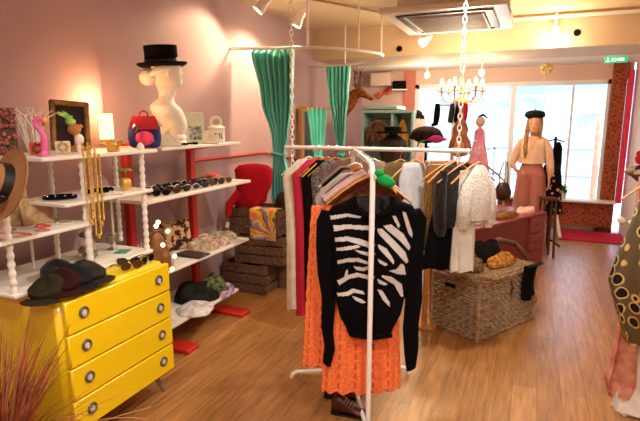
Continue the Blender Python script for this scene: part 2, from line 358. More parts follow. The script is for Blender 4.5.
# jar with domed handle lid
jr=thing('storage_jar','white ceramic jar with black lettering and a big loop handle','jar',(-2.28,3.3,1.382),(0,0,R(38))); jr.scale=(1.1,1.1,1.15)
MB().lathe([(.06,0),(.063,.005),(.063,.085),(.058,.09)],n=28).build('jar_body',M('glazed_white','#ece4d4',.2),jr)
MB().lathe([(.067,.09),(.067,.1),(.05,.112),(.02,.12)],n=28).build('lid',M('glazed_white','#ece4d4'),jr)
MB().tube([(.035*cos(t),0,.135+.032*sin(t)) for t in [R(a) for a in range(-50,231,20)]],.01,8).build('handle',CREAM,jr)
lt=MB()
for x,segs in ((-.03,[(0,0,0,.03),(0,.03,.014,.03),(0,.015,.012,.015)]),(-.009,[(0,0,.012,0),(0,0,0,.03),(0,.03,.012,.03)]),(.012,[(0,.03,.014,.03),(.007,.03,.007,0)]),(.034,[(0,0,0,.03),(0,0,.012,0)])):
    for a,b,c,d in segs:
        lt.tube([(x+a,-.0645+((x+a)**2)*7,.03+b),(x+c,-.0645+((x+c)**2)*7,.03+d)],.0028,6)
lt.build('lettering',M('ink','#1a1614',.5),jr)
# gold beads heap and black bead strip on the top shelf
tg=MB()
for i in range(26):
    a=i*.24; tg.at().ball((-2.2+.035*sin(a*1.7),2.76+.008*i*.9,1.392),.008,8,5)
tag(tg.build('bead_necklace',BLACK),'black bead necklace lying along the top shelf edge','necklace')
# crown
cr=thing('crown','small gold crown with pointed rim on the top shelf','crown',(-2.05,2.02,1.389))
c_=MB(); n=30; rings=[]
for z,r,pk in ((0,.03,0),(.004,.033,0),(.02,.032,0),(.035,.037,.0),(.055,.046,1)):
    rings.append([(r*cos(2*PI*k/n)*(1+.12*pk*(k%6==0)),r*sin(2*PI*k/n)*(1+.12*pk*(k%6==0)),z-(.018 if pk and k%6 in(2,3,4) else 0)) for k in range(n)])
c_.loft(rings,cap=False); c_.lathe([(.031,0),(.031,.004)],n=24)
c_.build('crown_band',GOLD,cr)
for k in range(5): MB().ball((.052*cos(2*PI*k/5),.052*sin(2*PI*k/5),.06),.005,8,6).build('bead',GOLD,cr)
# gold frame with feather bird
gf=thing('picture_frame','dark gold picture frame leaning at the back of the top shelf','picture frame',(-2.3,1.97,1.389),(R(-9),R(4),R(62)))
f=MB()
for (x,z,w_,h_) in ((0,.015,.2,.03),(0,.255,.2,.03),(-.085,.135,.03,.27),(.085,.135,.03,.27)): f.box((x,0,z),(w_,.025,h_),r=.008)
f.build('frame',M('aged_gold','#a8743a',.4,.3,col2='#6f4720',scale=25),gf)
MB().box((0,.008,.135),(.15,.006,.22)).build('backing',M('frame_dark','#241510',.6),gf,smooth=False)
fb_=thing('feather_bird','green feathered bird ornament in front of the gold frame','ornament',(-2.22,1.93,1.47),(0,0,R(62)))
q=MB()
for i in range(26):
    a=random.uniform(-.6,.9); l=random.uniform(.04,.075); q.tube([(-.01,0,.07),(-.02+l*.5*sin(a-.6),-.01,.085+l*.4*cos(a)),(-.02+l*sin(a-.6),-.012,.08+l*.8*cos(a)-.01)],[.005,.006,.001],5)
q.ball((-.015,0,.075),(.026,.02,.018)); q.build('feathers',M('lime_feather','#86cf4e',.9,col2='#c6e68e'),fb_)
MB().ball((0,0,.035),(.034,.026,.03)).ball((.03,0,.05),(.014,.012,.012)).lathe([(.034,-.08),(.034,-.074),(.006,-.07),(.006,.015)]).build('body',M('tan_fluff','#c98752',.9),fb_)
# pink flamingo figure
pf=thing('flamingo_figurine','pink curly necked bird figurine at the left end of the top shelf','figurine',(-2.08,1.63,1.389),(0,0,R(35))); pf.scale=(.85,.85,.9)
PK=M('pink_gloss','#ef6fa5',.4,col2='#e0559a')
MB().lathe([(.036,0),(.036,.006),(.02,.012),(.014,.03)]).build('base',PK,pf)
MB().tube([(0,0,.01),(.004,0,.06),(.006,0,.10),(-.012,0,.135),(-.028,0,.15),(-.03,0,.175),(-.012,0,.192),(.008,0,.185),(.012,0,.17)],[.016,.018,.014,.013,.014,.015,.014,.012,.009],10).build('neck',PK,pf)
MB().tube([(.012,0,.172),(.012,0,.155),(.006,0,.148)],[.009,.007,.002],8).build('beak',M('pink_beak','#c63a7a',.4),pf)
# headband stand with flowers (left)
tf=thing('flower_headband','cream braided headband standing behind the brown fedora','headband',(-2.25,1.42,1.389),(0,0,R(25)))
MB().tube([(.075*cos(R(a)),0.01*sin(R(a*2)),.11+.09*sin(R(a))) for a in range(-60,241,15)],.016,8).build('band',M('braid_cream','#e4d29a',.8,bump=.8,scale=60),tf)
MB().lathe([(.05,0),(.05,.01),(.01,.02),(.008,.05)]).build('stand',WHITE,tf)
FLW=M('dried_flowers','#b9766a',.9,col2='#6b3b2a',scale=60)
df=thing('dried_flower_panel','rust brown dried flower board against the wall','flower board',(-2.32,1.5,1.389),(R(-8),0,R(60)))
MB().box((0,.02,.11),(.3,.02,.23),r=.004).build('board',WOODD,df)
q=MB()
for i in range(150): q.ball((random.uniform(-.14,.14),random.uniform(-.005,.01),random.uniform(.01,.21)),random.uniform(.008,.017),6,4,.2)
q.build('blossoms',FLW,df)
cb=thing('coral_branch','white branching coral piece behind the pink bird figurine','ornament',(-2.3,1.75,1.389),(0,0,R(60)))
q=MB()
for i in range(22):
    a=random.uniform(-1.2,1.2); x=random.uniform(-.06,.06)
    q.tube([(x*.4,0,.0),(x,random.uniform(-.02,.02),.12),(x+.04*sin(a),random.uniform(-.02,.02),.16+.04*cos(a)),(x+.09*sin(a),0,.18+.05*cos(a))],[.004,.004,.003,.001],5)
q.build('branches',M('coral_white','#f0e2d0',.5),cb)
MB().ball((.045,-.02,.16),(.03,.015,.02),noise=.1).build('yellow_flower',M('petal_yellow','#f0c850',.8),cb)
for i,(y,c1,lab) in enumerate(((1.66,'#7d5a4a','small brown metallic brooch on a card beside the pink bird figurine'),(1.80,'#d8c48c','gold jewelled brooch between the pink bird and the picture frame'))):
    o=thing('brooch',lab,'brooch',(-2.16,y,1.389),(0,0,R(60)))
    MB().box((0,0,.03),(.07,.008,.06),r=.003).build('card',CREAM if i else M('coral_card','#d8583c',.7),o)
    q=MB()
    for k in range(7): q.ball((.02*cos(k*.9),-.008,.032+.02*sin(k*.9)),.008,8,5)
    q.build('stones',M('stone%d'%i,c1,.25,.6),o)
FEDLOC=(-1.93,1.33,1.30); FEDROT=Vector((-.25,-.9,.35)).to_track_quat('Z','Y').to_euler()
# ================================================================ FEDORA on the left post
fd=thing('fedora','tan brown fedora with black band hanging at the left end of the tiered shelf','hat',FEDLOC,FEDROT)
HAT=M('tan_felt','#a0714a',.85,amt=.3)
MB().lathe([(.088,0),(.14,-.012),(.17,-.006),(.172,.0),(.14,-.004),(.092,.008),(.086,.04),(.078,.085),(.06,.105),(.03,.095),(.002,.088)],n=40,ell=.86).build('hat_body',HAT,fd)
MB().lathe([(.0935,.008),(.096,.008),(.091,.042),(.088,.042)],n=40,ell=.86,cap=False).ball((.075,-.055,.026),(.02,.012,.018)).build('hat_band',M('satin_black','#151316'),fd)
# ================================================================ TIER 1: cream pouches and papers
KR=M('kraft_print','#c9ae86',.8,col2='#a2794f',scale=24)
for i,(y,x,s,lab) in enumerate(((1.40,-2.2,1.5,'beige printed envelope leaning furthest left on the lower tier'),(1.55,-2.28,1.6,'beige printed envelope leaning in the middle of the lower tier'),(1.66,-2.2,1.1,'small beige printed card nearest the turned post on the lower tier'))):
    o=MB().box((0,0,.06*s),(.13*s,.012,.12*s),r=.003).build('envelope',KR,loc=(x,y,1.049),rot=(R(-22),0,R(55+i*6)),smooth=False); tag(o,lab,'envelope','printed envelopes on the lower tier')
BEADR=M('coral_beads','#d6533c',.35,col2='#b8321f')
def loopbeads(n,rx,ry,br=.0045,w=.2):
    q=MB()
    for i in range(n):
        a=2*PI*i/n; k=1+w*sin(3*a)
        q.ball((rx*k*cos(a),ry*k*sin(a),br),br,6,4)
    return q
for i,(x,y,c1,lab,rx) in enumerate(((-2.13,1.62,BEADR,'coral red bead bracelet near the middle of the lower tier',.035),(-2.06,1.45,M('amber_beads','#d98e5c',.35),'pale orange bead string at the front edge of the lower tier',.05),(-2.1,1.72,M('pearl_beads','#e8d6c2',.3),'cream bead necklace beside the front turned post',.045),(-2.2,1.5,CHROME,'silver chain bracelet lying among the cards on the lower tier',.03),(-2.07,1.34,BEADR,'red bead bracelet at the left end of the lower tier',.03),(-2.05,1.56,M('rose_beads','#c77a6a',.4),'rose bead bracelet at the front middle of the lower tier',.028))):
    o=loopbeads(30,rx,rx*.7).build('bracelet',c1,loc=(x,y,1.049)); tag(o,lab,'bracelet','bead jewellery on the lower tier')
# headbands on tier 2
for i,(y,c1,lab) in enumerate(((1.75,BLACK,'black jewelled headband left of the gold chains on the middle tier'),(2.0,BLACK,'black flower headband right of the gold chains on the middle tier'))):
    o=thing('headband',lab,'headband',(-2.15,y,1.1625),(0,0,R(50+i*30)))
    MB().tube([(.07*cos(R(a)),.045*sin(R(a)),.012) for a in range(0,360,15)],.009,8,closed=True).build('band',c1,o)
    q=MB()
    for k in range(10): q.ball((.07*cos(k*.63),.045*sin(k*.63),.02),.006,6,4)
    q.build('studs',CHROME if i==0 else BLACK,o)
o=loopbeads(40,.07,.05,.006,.3).build('bead_necklace',M('ivory_beads','#efe0c4',.4),loc=(-2.08,1.98,1.1625)); tag(o,'ivory bead necklace at the front edge of the middle tier','necklace')
# small gold pot with green flower on tier 2
gp=thing('green_flower_pot','small gold pot holding a bright green paper flower','ornament',(-2.1,2.14,1.1625))
MB().lathe([(.022,0),(.03,.015),(.032,.045),(.026,.06),(.028,.065)],n=20).build('pot',GOLD,gp)
MB().tube([(0,0,.05),(.0,0,.1)],.004,6).build('stem',M('leafgreen','#4f8a3a',.7),gp)
q=MB()
for k in range(9):
    a=k*2*PI/9; q.grid(lambda u,v:(.045*u*cos(a)+.016*(v-.5)*sin(a)*(1.2-u),.045*u*sin(a)-.016*(v-.5)*cos(a)*(1.2-u),.105+.012*sin(u*PI)),4,2,.002)
q.build('petals',M('bright_green','#5fc24a',.7),gp)
# hanging gold chains on front post
for i,(dy,zt,zb) in enumerate(((-.012,1.44,1.06),(.03,1.42,.98),(.055,1.38,1.04))):
    q=MB(); z=zt; k=0
    while z>zb:
        for s_ in (-1,1):
            q.at((-2.0+ (.0 if s_<0 else .006),1.80+dy+s_*(.012),z),(0,R(90*(k%2)),0)).ball((0,0,0),(.006,.005,.0075),6,4)
        z-=.011; k+=1
    q.at(); q.ball((-1.997,1.80+dy,zb-.01),(.012,.006,.016),8,6)
    tag(q.build('gold_necklace',GOLD),['longest left hand gold chain hanging on the tall turned post','middle gold chain with pendant hanging on the tall turned post','right hand gold chain hanging beside the tall turned post'][i],'necklace','gold chains on the turned post')
# glass jar with jewellery & teapot like glass item on dresser back
GL=M('clear_glass','#e8dcd6',.08,trans=.85,ior=1.2,amt=0)
gj=thing('glass_jar','clear glass jar filled with trinkets standing on the yellow chest','jar',(-2.2,1.93,.807))
MB().lathe([(.04,0),(.05,.01),(.052,.06),(.035,.1),(.03,.12),(.038,.125)],n=24).build('jar_body',GL,gj)
q=MB()
for i in range(40): q.ball((random.uniform(-.03,.03),random.uniform(-.03,.03),random.uniform(.012,.06)),.008,6,4)
q.build('trinkets',M('trinket_mix','#a8873c',.4,.4,col2='#4f4a2a',scale=90),gj)
MB().lathe([(.04,.125),(.036,.14),(.012,.15),(.01,.165),(.002,.17)],n=20).build('lid',GL,gj)
gj2=thing('glass_candle_holder','small glass votive holder with greenish beads right of the glass jar','candle holder',(-2.22,2.12,.807))
MB().lathe([(.03,0),(.012,.012),(.012,.03),(.035,.05),(.04,.09),(.036,.09)],n=20).build('cup',GL,gj2)
MB().lathe([(.028,.05),(.03,.075),(.02,.09)],n=16).build('candle',M('olive_wax','#8e8a44',.6),gj2)
cd=MB().box((-2.12,2.1,.809),(.07,.09,.003),rot=(0,0,.4)).build('green_card',M('teal_card','#4f9a7a',.6),smooth=False); tag(cd,'flat teal green card lying on the shelf base behind the sunglasses','card')
# ================================================================ CAPS on dresser
def cap(name,lab,loc,rz,c1,c2=None,tilt=0):
    t=thing(name,lab,'cap',loc,(tilt,0,rz),'flat caps on the yellow chest')
    q=MB(); rings=[]
    for z,r,f in ((0,.072,0),(.02,.082,0),(.055,.08,.1),(.08,.058,.15),(.09,.028,.1),(.091,.004,0)):
        rings.append([(r*1.15*cos(a)+f*.05,r*.95*sin(a),z-(.012*(cos(a)+1)*z/.05)) for a in [2*PI*k/28 for k in range(28)]])
    q.loft(rings); q.build('crown',c1,t)
    MB().grid(lambda u,v:((.082+.042*u)*cos((v-.5)*1.7)*1.15,(.082+.03*u)*sin((v-.5)*1.7),.012-.008*u-.004*abs(v-.5)),5,12,.004).build('peak',c2 or c1,t)
    return t
cap('flat_cap','black suede flat cap furthest back on the yellow chest',(-2.05,1.62,.807),R(-20),M('black_suede','#15110f',.9,sheen=.2))
cap('flat_cap','olive brown cap with peak pointing left at the chest corner',(-1.92,1.46,.79),R(-60),M('olive_cord','#2c2617',.9))
cap('flat_cap','dark maroon striped cap second from the chest corner',(-1.91,1.53,.80),R(-40),M('maroon_knit','#1c090b',.9,col2='#3a1216',scale=60,kind='wave'))
cap('flat_cap','charcoal grey cap in the middle of the row',(-1.92,1.6,.80),R(-20),M('charcoal_wool','#1a1c1f',.9))
cap('flat_cap','dark olive waxed cap at the right end of the row',(-1.93,1.68,.80),R(-5),M('dark_olive','#201c10',.7))
# ================================================================ SUNGLASSES
def shades(fr,ln):
    t=thing('sunglasses','x','sunglasses')
    q=MB()
    for s in(-1,1): q.tube([(s*.032+.025*cos(R(a)),.0+.004*abs(cos(R(a))),.022+.019*sin(R(a))) for a in range(0,360,24)],.0032,6,closed=True)
    q.tube([(-.008,0,.028),(0,-.002,.031),(.008,0,.028)],.003,6); q.build('frame',fr,t)
    for s in(-1,1):
        MB().at((s*.032,.001,.022),(R(90),0,0)).lathe([(.0235,-.001),(.0235,.001)],n=18,ell=.8).build('lens',ln,t)
        MB().tube([(s*.058,.003,.026),(s*.06,.08,.024),(s*.058,.125,.006)],[.003,.0025,.004],6).build('temple',fr,t)
    return t
FR1=M('frame_black','#0d0c0c',.25); FR2=M('frame_tortoise','#7a421c',.25,col2='#2a140a',scale=90); FR3=M('frame_white','#d8d4cc',.3)
LN=M('lens_dark','#120e10',.08,coat=.5); LN2=M('lens_brown','#4d2a18',.1,coat=.5)
protos=[shades(FR1,LN),shades(FR2,LN2),shades(FR3,LN)]
used=[False]*3
def put(i,loc,rz,lab,grp,rx=0):
    if not used[i]:
        o=protos[i]; used[i]=True; o.location=loc; o.rotation_euler=(rx,0,rz); o['label']=lab; o['group']=grp
    else: o=dup(protos[i],loc,(rx,0,rz),lab,grp)
    return o
g='sunglasses along the middle wall shelf'
nm=['black','tortoiseshell','white framed']
k=0
for row,(x,n_) in enumerate(((-2.16,8),(-2.36,8))):
    for j in range(n_):
        i=(0,1,0,2,0,1,0,1)[j] if row==0 else (0,2,0,0,2,1,0,1)[j]
        y=2.50+j*.105+row*.03
        put(i,(x,y,1.0725),R(78+random.uniform(-18,18)),'%s sunglasses, %s from left in the %s row, middle wall shelf'%(nm[i],ORD[j],('front','back')[row]),g)
for j in range(8):
    i=(1,0,2,1,0,0,1,2)[j]
    put(i,(-2.24,2.52+j*.105,1.0725),R(80+random.uniform(-25,25)),'%s sunglasses, %s from left in the centre row, middle wall shelf'%(nm[i],ORD[j]),g)
g='sunglasses on top of the yellow chest'
put(1,(-1.86,1.9,.789),R(70),'brown sunglasses lying left at the front of the yellow chest',g)
put(0,(-1.93,1.95,.789),R(40),'black sunglasses lying behind the others on the yellow chest',g)
put(0,(-1.87,2.03,.789),R(100),'round black sunglasses at the right front of the yellow chest',g)
# orange scarf at right end of middle shelf
def lump(loc,size,seed,n=26,m=12,amp=.25,flat=.5,fr=3):
    rnd=random.Random(seed); ph=[rnd.uniform(0,6) for _ in range(6)]
    q=MB(); rings=[]
    for i in range(m+1):
        a=PI/2*(i/m); z=sin(a)*size[2]; r=max(cos(a),.02)**flat
        rings.append([((size[0]*r*(1+amp*.35*sin(fr*t+ph[0]+i*.25)+amp*.2*sin((fr+2)*t+ph[1]-i*.3)))*cos(t)+loc[0],(size[1]*r*(1+amp*.35*sin((fr-1)*t+ph[2]+i*.2)+amp*.2*sin((fr+4)*t+ph[3])))*sin(t)+loc[1],loc[2]+z*(1+.18*sin(2*t+ph[4])+.12*sin(5*t+ph[5]+i*.4)) ) for t in [2*PI*k/n for k in range(n)]])
    q.loft(rings); return q
tag(lump((-2.42,3.42,1.0725),(.1,.07,.045),3).build('folded_scarf',M('coral_scarf','#f08060',.8,col2='#d64c50')),'coral orange scarf bunched at the right end of the middle shelf','scarf')
# ================================================================ LOWER SHELF: pouch cushions, folded fabric, board
PAT=M('paisley','#caa074',.8,col2='#3c211c',scale=22,kind='noise',contrast=(.46,.54))
def cushion(w,h,d,mat,name='x',**k):
    q=MB(); q.grid(lambda u,v:((u-.5)*w*(1-.1*sin(v*PI)),-d*(sin(u*PI)*sin(v*PI))**.45*.5,v*h*(1-.05*sin(u*PI))),14,14)
    q.grid(lambda u,v:((u-.5)*w*(1-.1*sin(v*PI)),d*(sin(u*PI)*sin(v*PI))**.45*.5,v*h*(1-.05*sin(u*PI))),14,14)
    return q.build(name,mat,**k)
tag(cushion(.26,.23,.06,PAT,'patterned_pouch',loc=(-2.38,2.92,.593),rot=(R(-18),0,R(68))),'brown and red floral pouch leaning against the wall above the lower shelf','pouch')
BR=M('brown_leather','#8a5a2c',.45,col2='#5f3819')
hb=thing('handbag','upright tan leather bag decorated with lit bulbs beside the chest','bag',(-2.15,2.42,.593),(0,0,R(62)))
q=MB(); rings=[]
for z,w_,d_ in ((0,.07,.035),(.02,.09,.045),(.1,.085,.045),(.18,.06,.035),(.24,.035,.02),(.26,.01,.01)):
    rings.append([(w_*cos(t),d_*sin(t),z) for t in [2*PI*i/22 for i in range(22)]])
q.loft(rings).build('bag_body',BR,hb)
MB().tube([(.06*cos(R(a)),0,.2+.07*sin(R(a))) for a in range(0,181,15)],.007,8).build('strap',BR,hb)
BULB=M('lit_bulb','#fff0c8',.4,emit='#ffce80',es=6)
fl=thing('string_lights','string of small glowing bulbs draped over the tan bag','string lights',(-2.09,2.40,.6))
pts=[(.03,-.08,.32),(.04,.01,.27),(.03,-.03,.19),(.05,.05,.1),(.04,.03,.02),(.03,-.06,.34)]
MB().tube(pts[:5],.002,5).build('wire',M('wire_green','#2b3320',.6),fl)
for p in pts: MB().ball(p,.013,12,8).build('bulb',BULB,fl)
pb=MB().box((0,0,.09),(.09,.03,.17),r=.004,rot=(0,R(22),0)); tag(pb.build('striped_book',M('plum_stripe','#5b2a38',.6,col2='#b0a090',scale=18,kind='wave'),loc=(-2.2,2.33,.62),rot=(0,0,R(62))),'dark plum striped book leaning beside the tan bag','book')
BO_=MB().box((-2.2,2.83,.598),(.22,.14,.012),r=.003).build('dark_board',M('charcoal_board','#3a2a28',.4),smooth=False); tag(BO_,'flat dark tray at the front of the lower wall shelf','tray')
CLR=[('#d8c3a4','#9b7a66'),('#e0d0b8','#a06058'),('#cfbfa0','#7f7060')]
for i,(x,y,sx,sy) in enumerate(((-2.25,3.03,.13,.1),(-2.27,3.2,.14,.1),(-2.3,3.36,.13,.09))):
    q=lump((0,0,0),(sx,sy,.05),20+i,amp=.12,flat=.35)
    if i<2: q.at((0,0,.035)); 
    q.at(); tag(q.build('folded_scarf',M('floral_fold%d'%i,CLR[i][0],.85,col2=CLR[i][1],scale=35),loc=(x,y,.593)),['cream floral folded scarf at the left of the lower wall shelf pile','cream floral folded scarf in the middle of the lower wall shelf pile','pale green and cream folded scarf at the right end of the lower shelf'][i],'scarf','folded scarves on the lower wall shelf')
# bottom shelf fabrics
for (x,y,s,c1,c2,lab,sd) in ((-2.28,2.98,(.16,.2,.1),'#15130f','#2a2a22','black folded cloth heap on the bottom wall shelf',31),(-2.2,3.08,(.1,.12,.135),'#6f7a4c','#23241a','olive green printed cloth on top of the black heap',32),(-2.13,2.75,(.13,.13,.04),'#dcd6d0','#b0a8a4','white folded cloth at the front left of the bottom shelf',33),(-2.15,3.12,(.08,.12,.06),'#c9a9c4','#4a2f60','lilac and purple printed scarf at the bottom shelf end',34)):
    tag(lump((0,0,0),s,sd,amp=.2,flat=.4).build('cloth_heap',M('cl%d'%sd,c1,.85,col2=c2,scale=30),loc=(x,y,.212)),lab,'cloth')
# ================================================================ CRATES + red knit + scarf
CR=M('crate_wood','#7a5a44',.7,col2='#493426',scale=12,stretch=(6,1,6))
def crate(lab,loc,rz,w=.5,d=.4,h=.25):
    t=thing('wooden_crate',lab,'crate',loc,(0,0,rz),'stacked wooden crates'); e=.014
    for s in(-1,1):
        for k in range(3):
            zz=h*(k+.5)/3
            MB().box((0,s*(d/2-e/2),zz),(w,e,h/3-.012),r=.002).build('slat',CR,t,smooth=False)
            MB().box((s*(w/2-e/2),0,zz),(e,d-2*e,h/3-.012),r=.002).build('slat',CR,t,smooth=False)
        for q_ in(-1,1): MB().box((s*(w/2-e-.015),q_*(d/2-e-.015),h/2),(.03,.03,h-.004)).build('corner_post',CR,t,smooth=False)
    MB().box((0,0,.012),(w-2*e,d-2*e,.012)).build('base',CR,t,smooth=False)
    return t
crate('bottom left wooden crate of the stack behind the shelves',(-2.33,3.92,0),0,.46,.4,.27)
crate('bottom right wooden crate of the stack beside the teal curtain',(-1.95,4.15,0),R(12),.34,.36,.27)
crate('middle wooden crate carrying the scarf topped crate',(-2.2,3.95,.272),R(4),.48,.4,.26)
tc_=crate('topmost wooden crate with a tie dye scarf over its front',(-2.24,3.95,.534),0,.5,.38,.24)
TD=bpy.data.materials.new('tie_dye'); TD.use_nodes=True; nt=TD.node_tree; N=nt.nodes; L=nt.links; b=N['Principled BSDF']; b.inputs['Roughness'].default_value=.8
tc=N.new('ShaderNodeTexCoord'); mp=N.new('ShaderNodeMapping'); mp.inputs['Location'].default_value=(-.10,0,.23); L.new(tc.outputs['Object'],mp.inputs['Vector'])
gr=N.new('ShaderNodeTexGradient'); gr.gradient_type='RADIAL'; sx=N.new('ShaderNodeSeparateXYZ'); cx_=N.new('ShaderNodeCombineXYZ'); L.new(mp.outputs[0],sx.inputs[0]); L.new(sx.outputs['X'],cx_.inputs['X']); L.new(sx.outputs['Z'],cx_.inputs['Y']); L.new(cx_.outputs[0],gr.inputs[0])
mu=N.new('ShaderNodeMath'); mu.operation='MULTIPLY'; mu.inputs[1].default_value=9; L.new(gr.outputs['Fac'],mu.inputs[0]); f_=N.new('ShaderNodeMath'); f_.operation='FRACT'; 
n2=N.new('ShaderNodeTexNoise'); n2.inputs['Scale'].default_value=14; L.new(tc.outputs['Object'],n2.inputs['Vector']); ad=N.new('ShaderNodeMath'); ad.operation='ADD'; L.new(mu.outputs[0],ad.inputs[0]); L.new(n2.outputs['Fac'],ad.inputs[1]); L.new(ad.outputs[0],f_.inputs[0])
r_=N.new('ShaderNodeValToRGB'); r_.color_ramp.elements[0].color=lin('#3b3a2c'); r_.color_ramp.elements[1].color=lin('#2f2a28')
for p,c_ in ((.2,'#e8c63c'),(.4,'#e86a4a'),(.6,'#e9d05a'),(.75,'#6f8a9a'),(.9,'#c96aa0')):
    e=r_.color_ramp.elements.new(p); e.color=lin(c_)
L.new(f_.outputs[0],r_.inputs[0]); L.new(r_.outputs[0],b.inputs['Base Color'])
sc=MB().grid(lambda u,v:((u-.5)*.26,(-.0-.005*sin(u*9) if v>.12 else .12-(v/.12)*.12),-(max(v-.12,0)/.88)*.27),18,18,.004)
tag(sc.build('tie_dye_scarf',TD,loc=(-2.13,3.745,.778)),'tie dyed scarf with yellow starburst hanging over the top crate','scarf')
KN=M('red_knit','#a81420',.95,bump=.5,bscale=200,amt=.3)
q=MB(); rings=[]
for z,w_,d_,ox in ((0,.12,.07,-.03),(.04,.15,.085,-.02),(.1,.14,.08,0),(.17,.16,.085,.02),(.25,.175,.08,.03),(.33,.17,.075,.025),(.37,.13,.055,.02),(.385,.04,.02,.02)):
    rings.append([(ox+w_*cos(t)*(1+.05*sin(4*t+z*20)),d_*sin(t)*(1+.06*sin(5*t)),z) for t in [2*PI*i/30 for i in range(30)]])
q.loft(rings); rk=thing('red_knitted_jumper','bright red knitted jumper heaped on the topmost crate','jumper',(-2.33,3.9,.78),(0,0,R(25)))
q.build('knit',KN,rk)
MB().tube([(-.1,-.05,.12),(-.19,-.1,.03),(-.2,-.15,-.08)],[.05,.035,.025],12).build('sleeve',KN,rk)
MB().box((-.2,-.19,-.14),(.03,.003,.05),rot=(0,.2,0)).build('price_tag',M('tag_white','#efe6da',.6),rk,smooth=False)
# pinkish scarf at right of crates
def drape(w,h,folds,amp,taper=0,tw=0,n=30,m=18):
    return lambda u,v:((u-.5)*w*(1-taper*v)+tw*v,amp*sin(folds*2*PI*u)*(1-.3*v),-v*h)
tag(MB().grid(drape(.12,.5,2,.02,.2,.06),30,16,.003).build('hanging_scarf',M('crimson_scarf','#a03048',.8,col2='#c8788a',scale=25),loc=(-1.93,4.0,.95),rot=(0,0,R(-20))),'crimson patterned scarf hanging between the crates and the teal curtain','scarf')
dk=lump((0,0,0),(.1,.08,.1),44,flat=.4); tag(dk.build('dark_bag',M('dark_bag','#2a1c18',.7),loc=(-2.03,4.02,.78)),'dark bag lying at the right of the topmost crate','bag')
# ================================================================ FITTING ROOM rail and curtains
rail=thing('curtain_rail','curved white curtain rail hanging from the ceiling above the fitting corner','curtain rail',(-2.0,4.9,2.2))
ctrl=[(-.6,-.86),(-.25,-.72),(.15,-.62),(.42,-.3),(.56,.02),(.5,.28),(.2,.62),(-.1,.84),(-.36,.87),(-.6,.9)]
pts=[]
for i in range(len(ctrl)-1):
    p0=ctrl[max(i-1,0)];p1=ctrl[i];p2=ctrl[i+1];p3=ctrl[min(i+2,len(ctrl)-1)]
    for t in (0,.25,.5,.75):
        pts.append(tuple(.5*((2*p1[k])+(-p0[k]+p2[k])*t+(2*p0[k]-5*p1[k]+4*p2[k]-p3[k])*t*t+(-p0[k]+3*p1[k]-3*p2[k]+p3[k])*t**3) for k in (0,1))+(0,))
pts.append(ctrl[-1]+(0,))
MB().tube(pts,.014,8).build('track',WMETAL,rail)
for x,y in ((.08,-.64),(.44,-.27),(.53,.18),(-.1,.84)): MB().tube([(x,y,0),(x,y,.45)],.008 if y>-.5 else .014,8).build('hanger_rod',WMETAL,rail)
TEAL=M('teal_satin','#5ed0c4',.3,amt=.35,scale=4,sheen=.3,coat=.15)
def curtain(name,lab,loc,rz,prof,folds,amp,n=110,tie=None):
    t=thing(name,lab,'curtain',loc,(0,0,rz)); L_=prof[-1][0]
    def ev(z):
        for a,b in zip(prof,prof[1:]):
            if z<=b[0]:
                k=(z-a[0])/(b[0]-a[0]); k=k*k*(3-2*k); return [a[j]+(b[j]-a[j])*k for j in (1,2)]
        return prof[-1][1:]
    def fn(u,v):
        z=v*L_; w_,c_=ev(z); fa=amp*(.45+.55*w_/prof[0][1]); uu=u+.012*sin(7*u+3*v)
        return ((uu-.5)*w_+c_+.004*sin(40*u+v*9),fa*sin(2*PI*folds*uu+.6*sin(3*v))+.35*fa*sin(2*PI*folds*2.3*uu+2*v),-z)
    MB().grid(fn,n,34,.003).build('cloth',TEAL,t)
    q=MB()
    for k in range(folds+1): q.at(((k/folds-.5)*prof[0][1],0,.008),(0,R(90),0)).tube([(.014*cos(R(a)),.014*sin(R(a)),0) for a in range(0,360,40)],.003,5,closed=True)
    q.build('rings',WMETAL,t)
    if tie:
        w_,c_=ev(tie); MB().tube([(c_+(w_/2+.012)*cos(R(a)),(amp+.012)*sin(R(a)),-tie+.01*sin(R(a*2))) for a in range(0,360,20)],.012,8,closed=True).build('tie_back',TEAL,t)
    return t
curtain('curtain','large teal satin curtain nearest the wall, tied back above the crates',(-2.25,4.19,2.19),R(14),[(0,.40,0),(.45,.31,.03),(.8,.16,.06),(.95,.11,.05),(1.25,.2,.06),(1.7,.22,.10),(2.1,.2,.12)],7,.035,tie=.95)
curtain('curtain','teal satin curtain hanging beside the stag head',(-2.2,5.76,2.19),R(4),[(0,.3,0),(.3,.27,.0),(.7,.16,.02),(1.05,.06,.05),(1.5,.14,.03),(2.0,.16,.02)],6,.03,tie=1.05)
# mirror: framed glass leaning on the left wall, an added small curtain stands in for its reflection
mr=thing('framed_mirror','gold framed tall mirror on the wall between the two teal curtains','mirror',(-2.555,5.75,.35))
GF=M('mirror_gold','#b98a3a',.35,.5)
for c_,d_ in (((0,-.3,.68),(.05,.06,1.36)),((0,.3,.68),(.05,.06,1.36)),((0,0,1.33),(.05,.54,.06)),((0,0,.03),(.05,.54,.06))): MB().box(c_,d_,r=.006).build('frame_bar',GF,mr)
MB().box((-.01,0,.68),(.012,.55,1.26)).build('mirror_glass',M('mirror','#e9efec',.02,1,amt=0),mr,smooth=False)
curtain('curtain','narrow teal curtain standing in for the reflection in the gold mirror',(-2.3,5.35,1.68),R(60),[(0,.26,0),(.3,.2,.01),(.55,.1,.02),(.8,.12,.02),(1.4,.16,.02)],4,.02,n=60,tie=.55)
cr_=MB().tube([(-2.6,5.2,1.69),(-2.2,5.55,1.69)],.008,8); tag(cr_.build('curtain_rod',GF),'short gold rod holding the stand-in curtain by the mirror','rod')
# wooden pole by curtain
tag(MB().tube([(-1.83,3.95,0),(-1.86,3.98,1.62)],.014,10).build('wooden_pole',WOODL),'slim upright wooden pole beside the large teal curtain','pole')
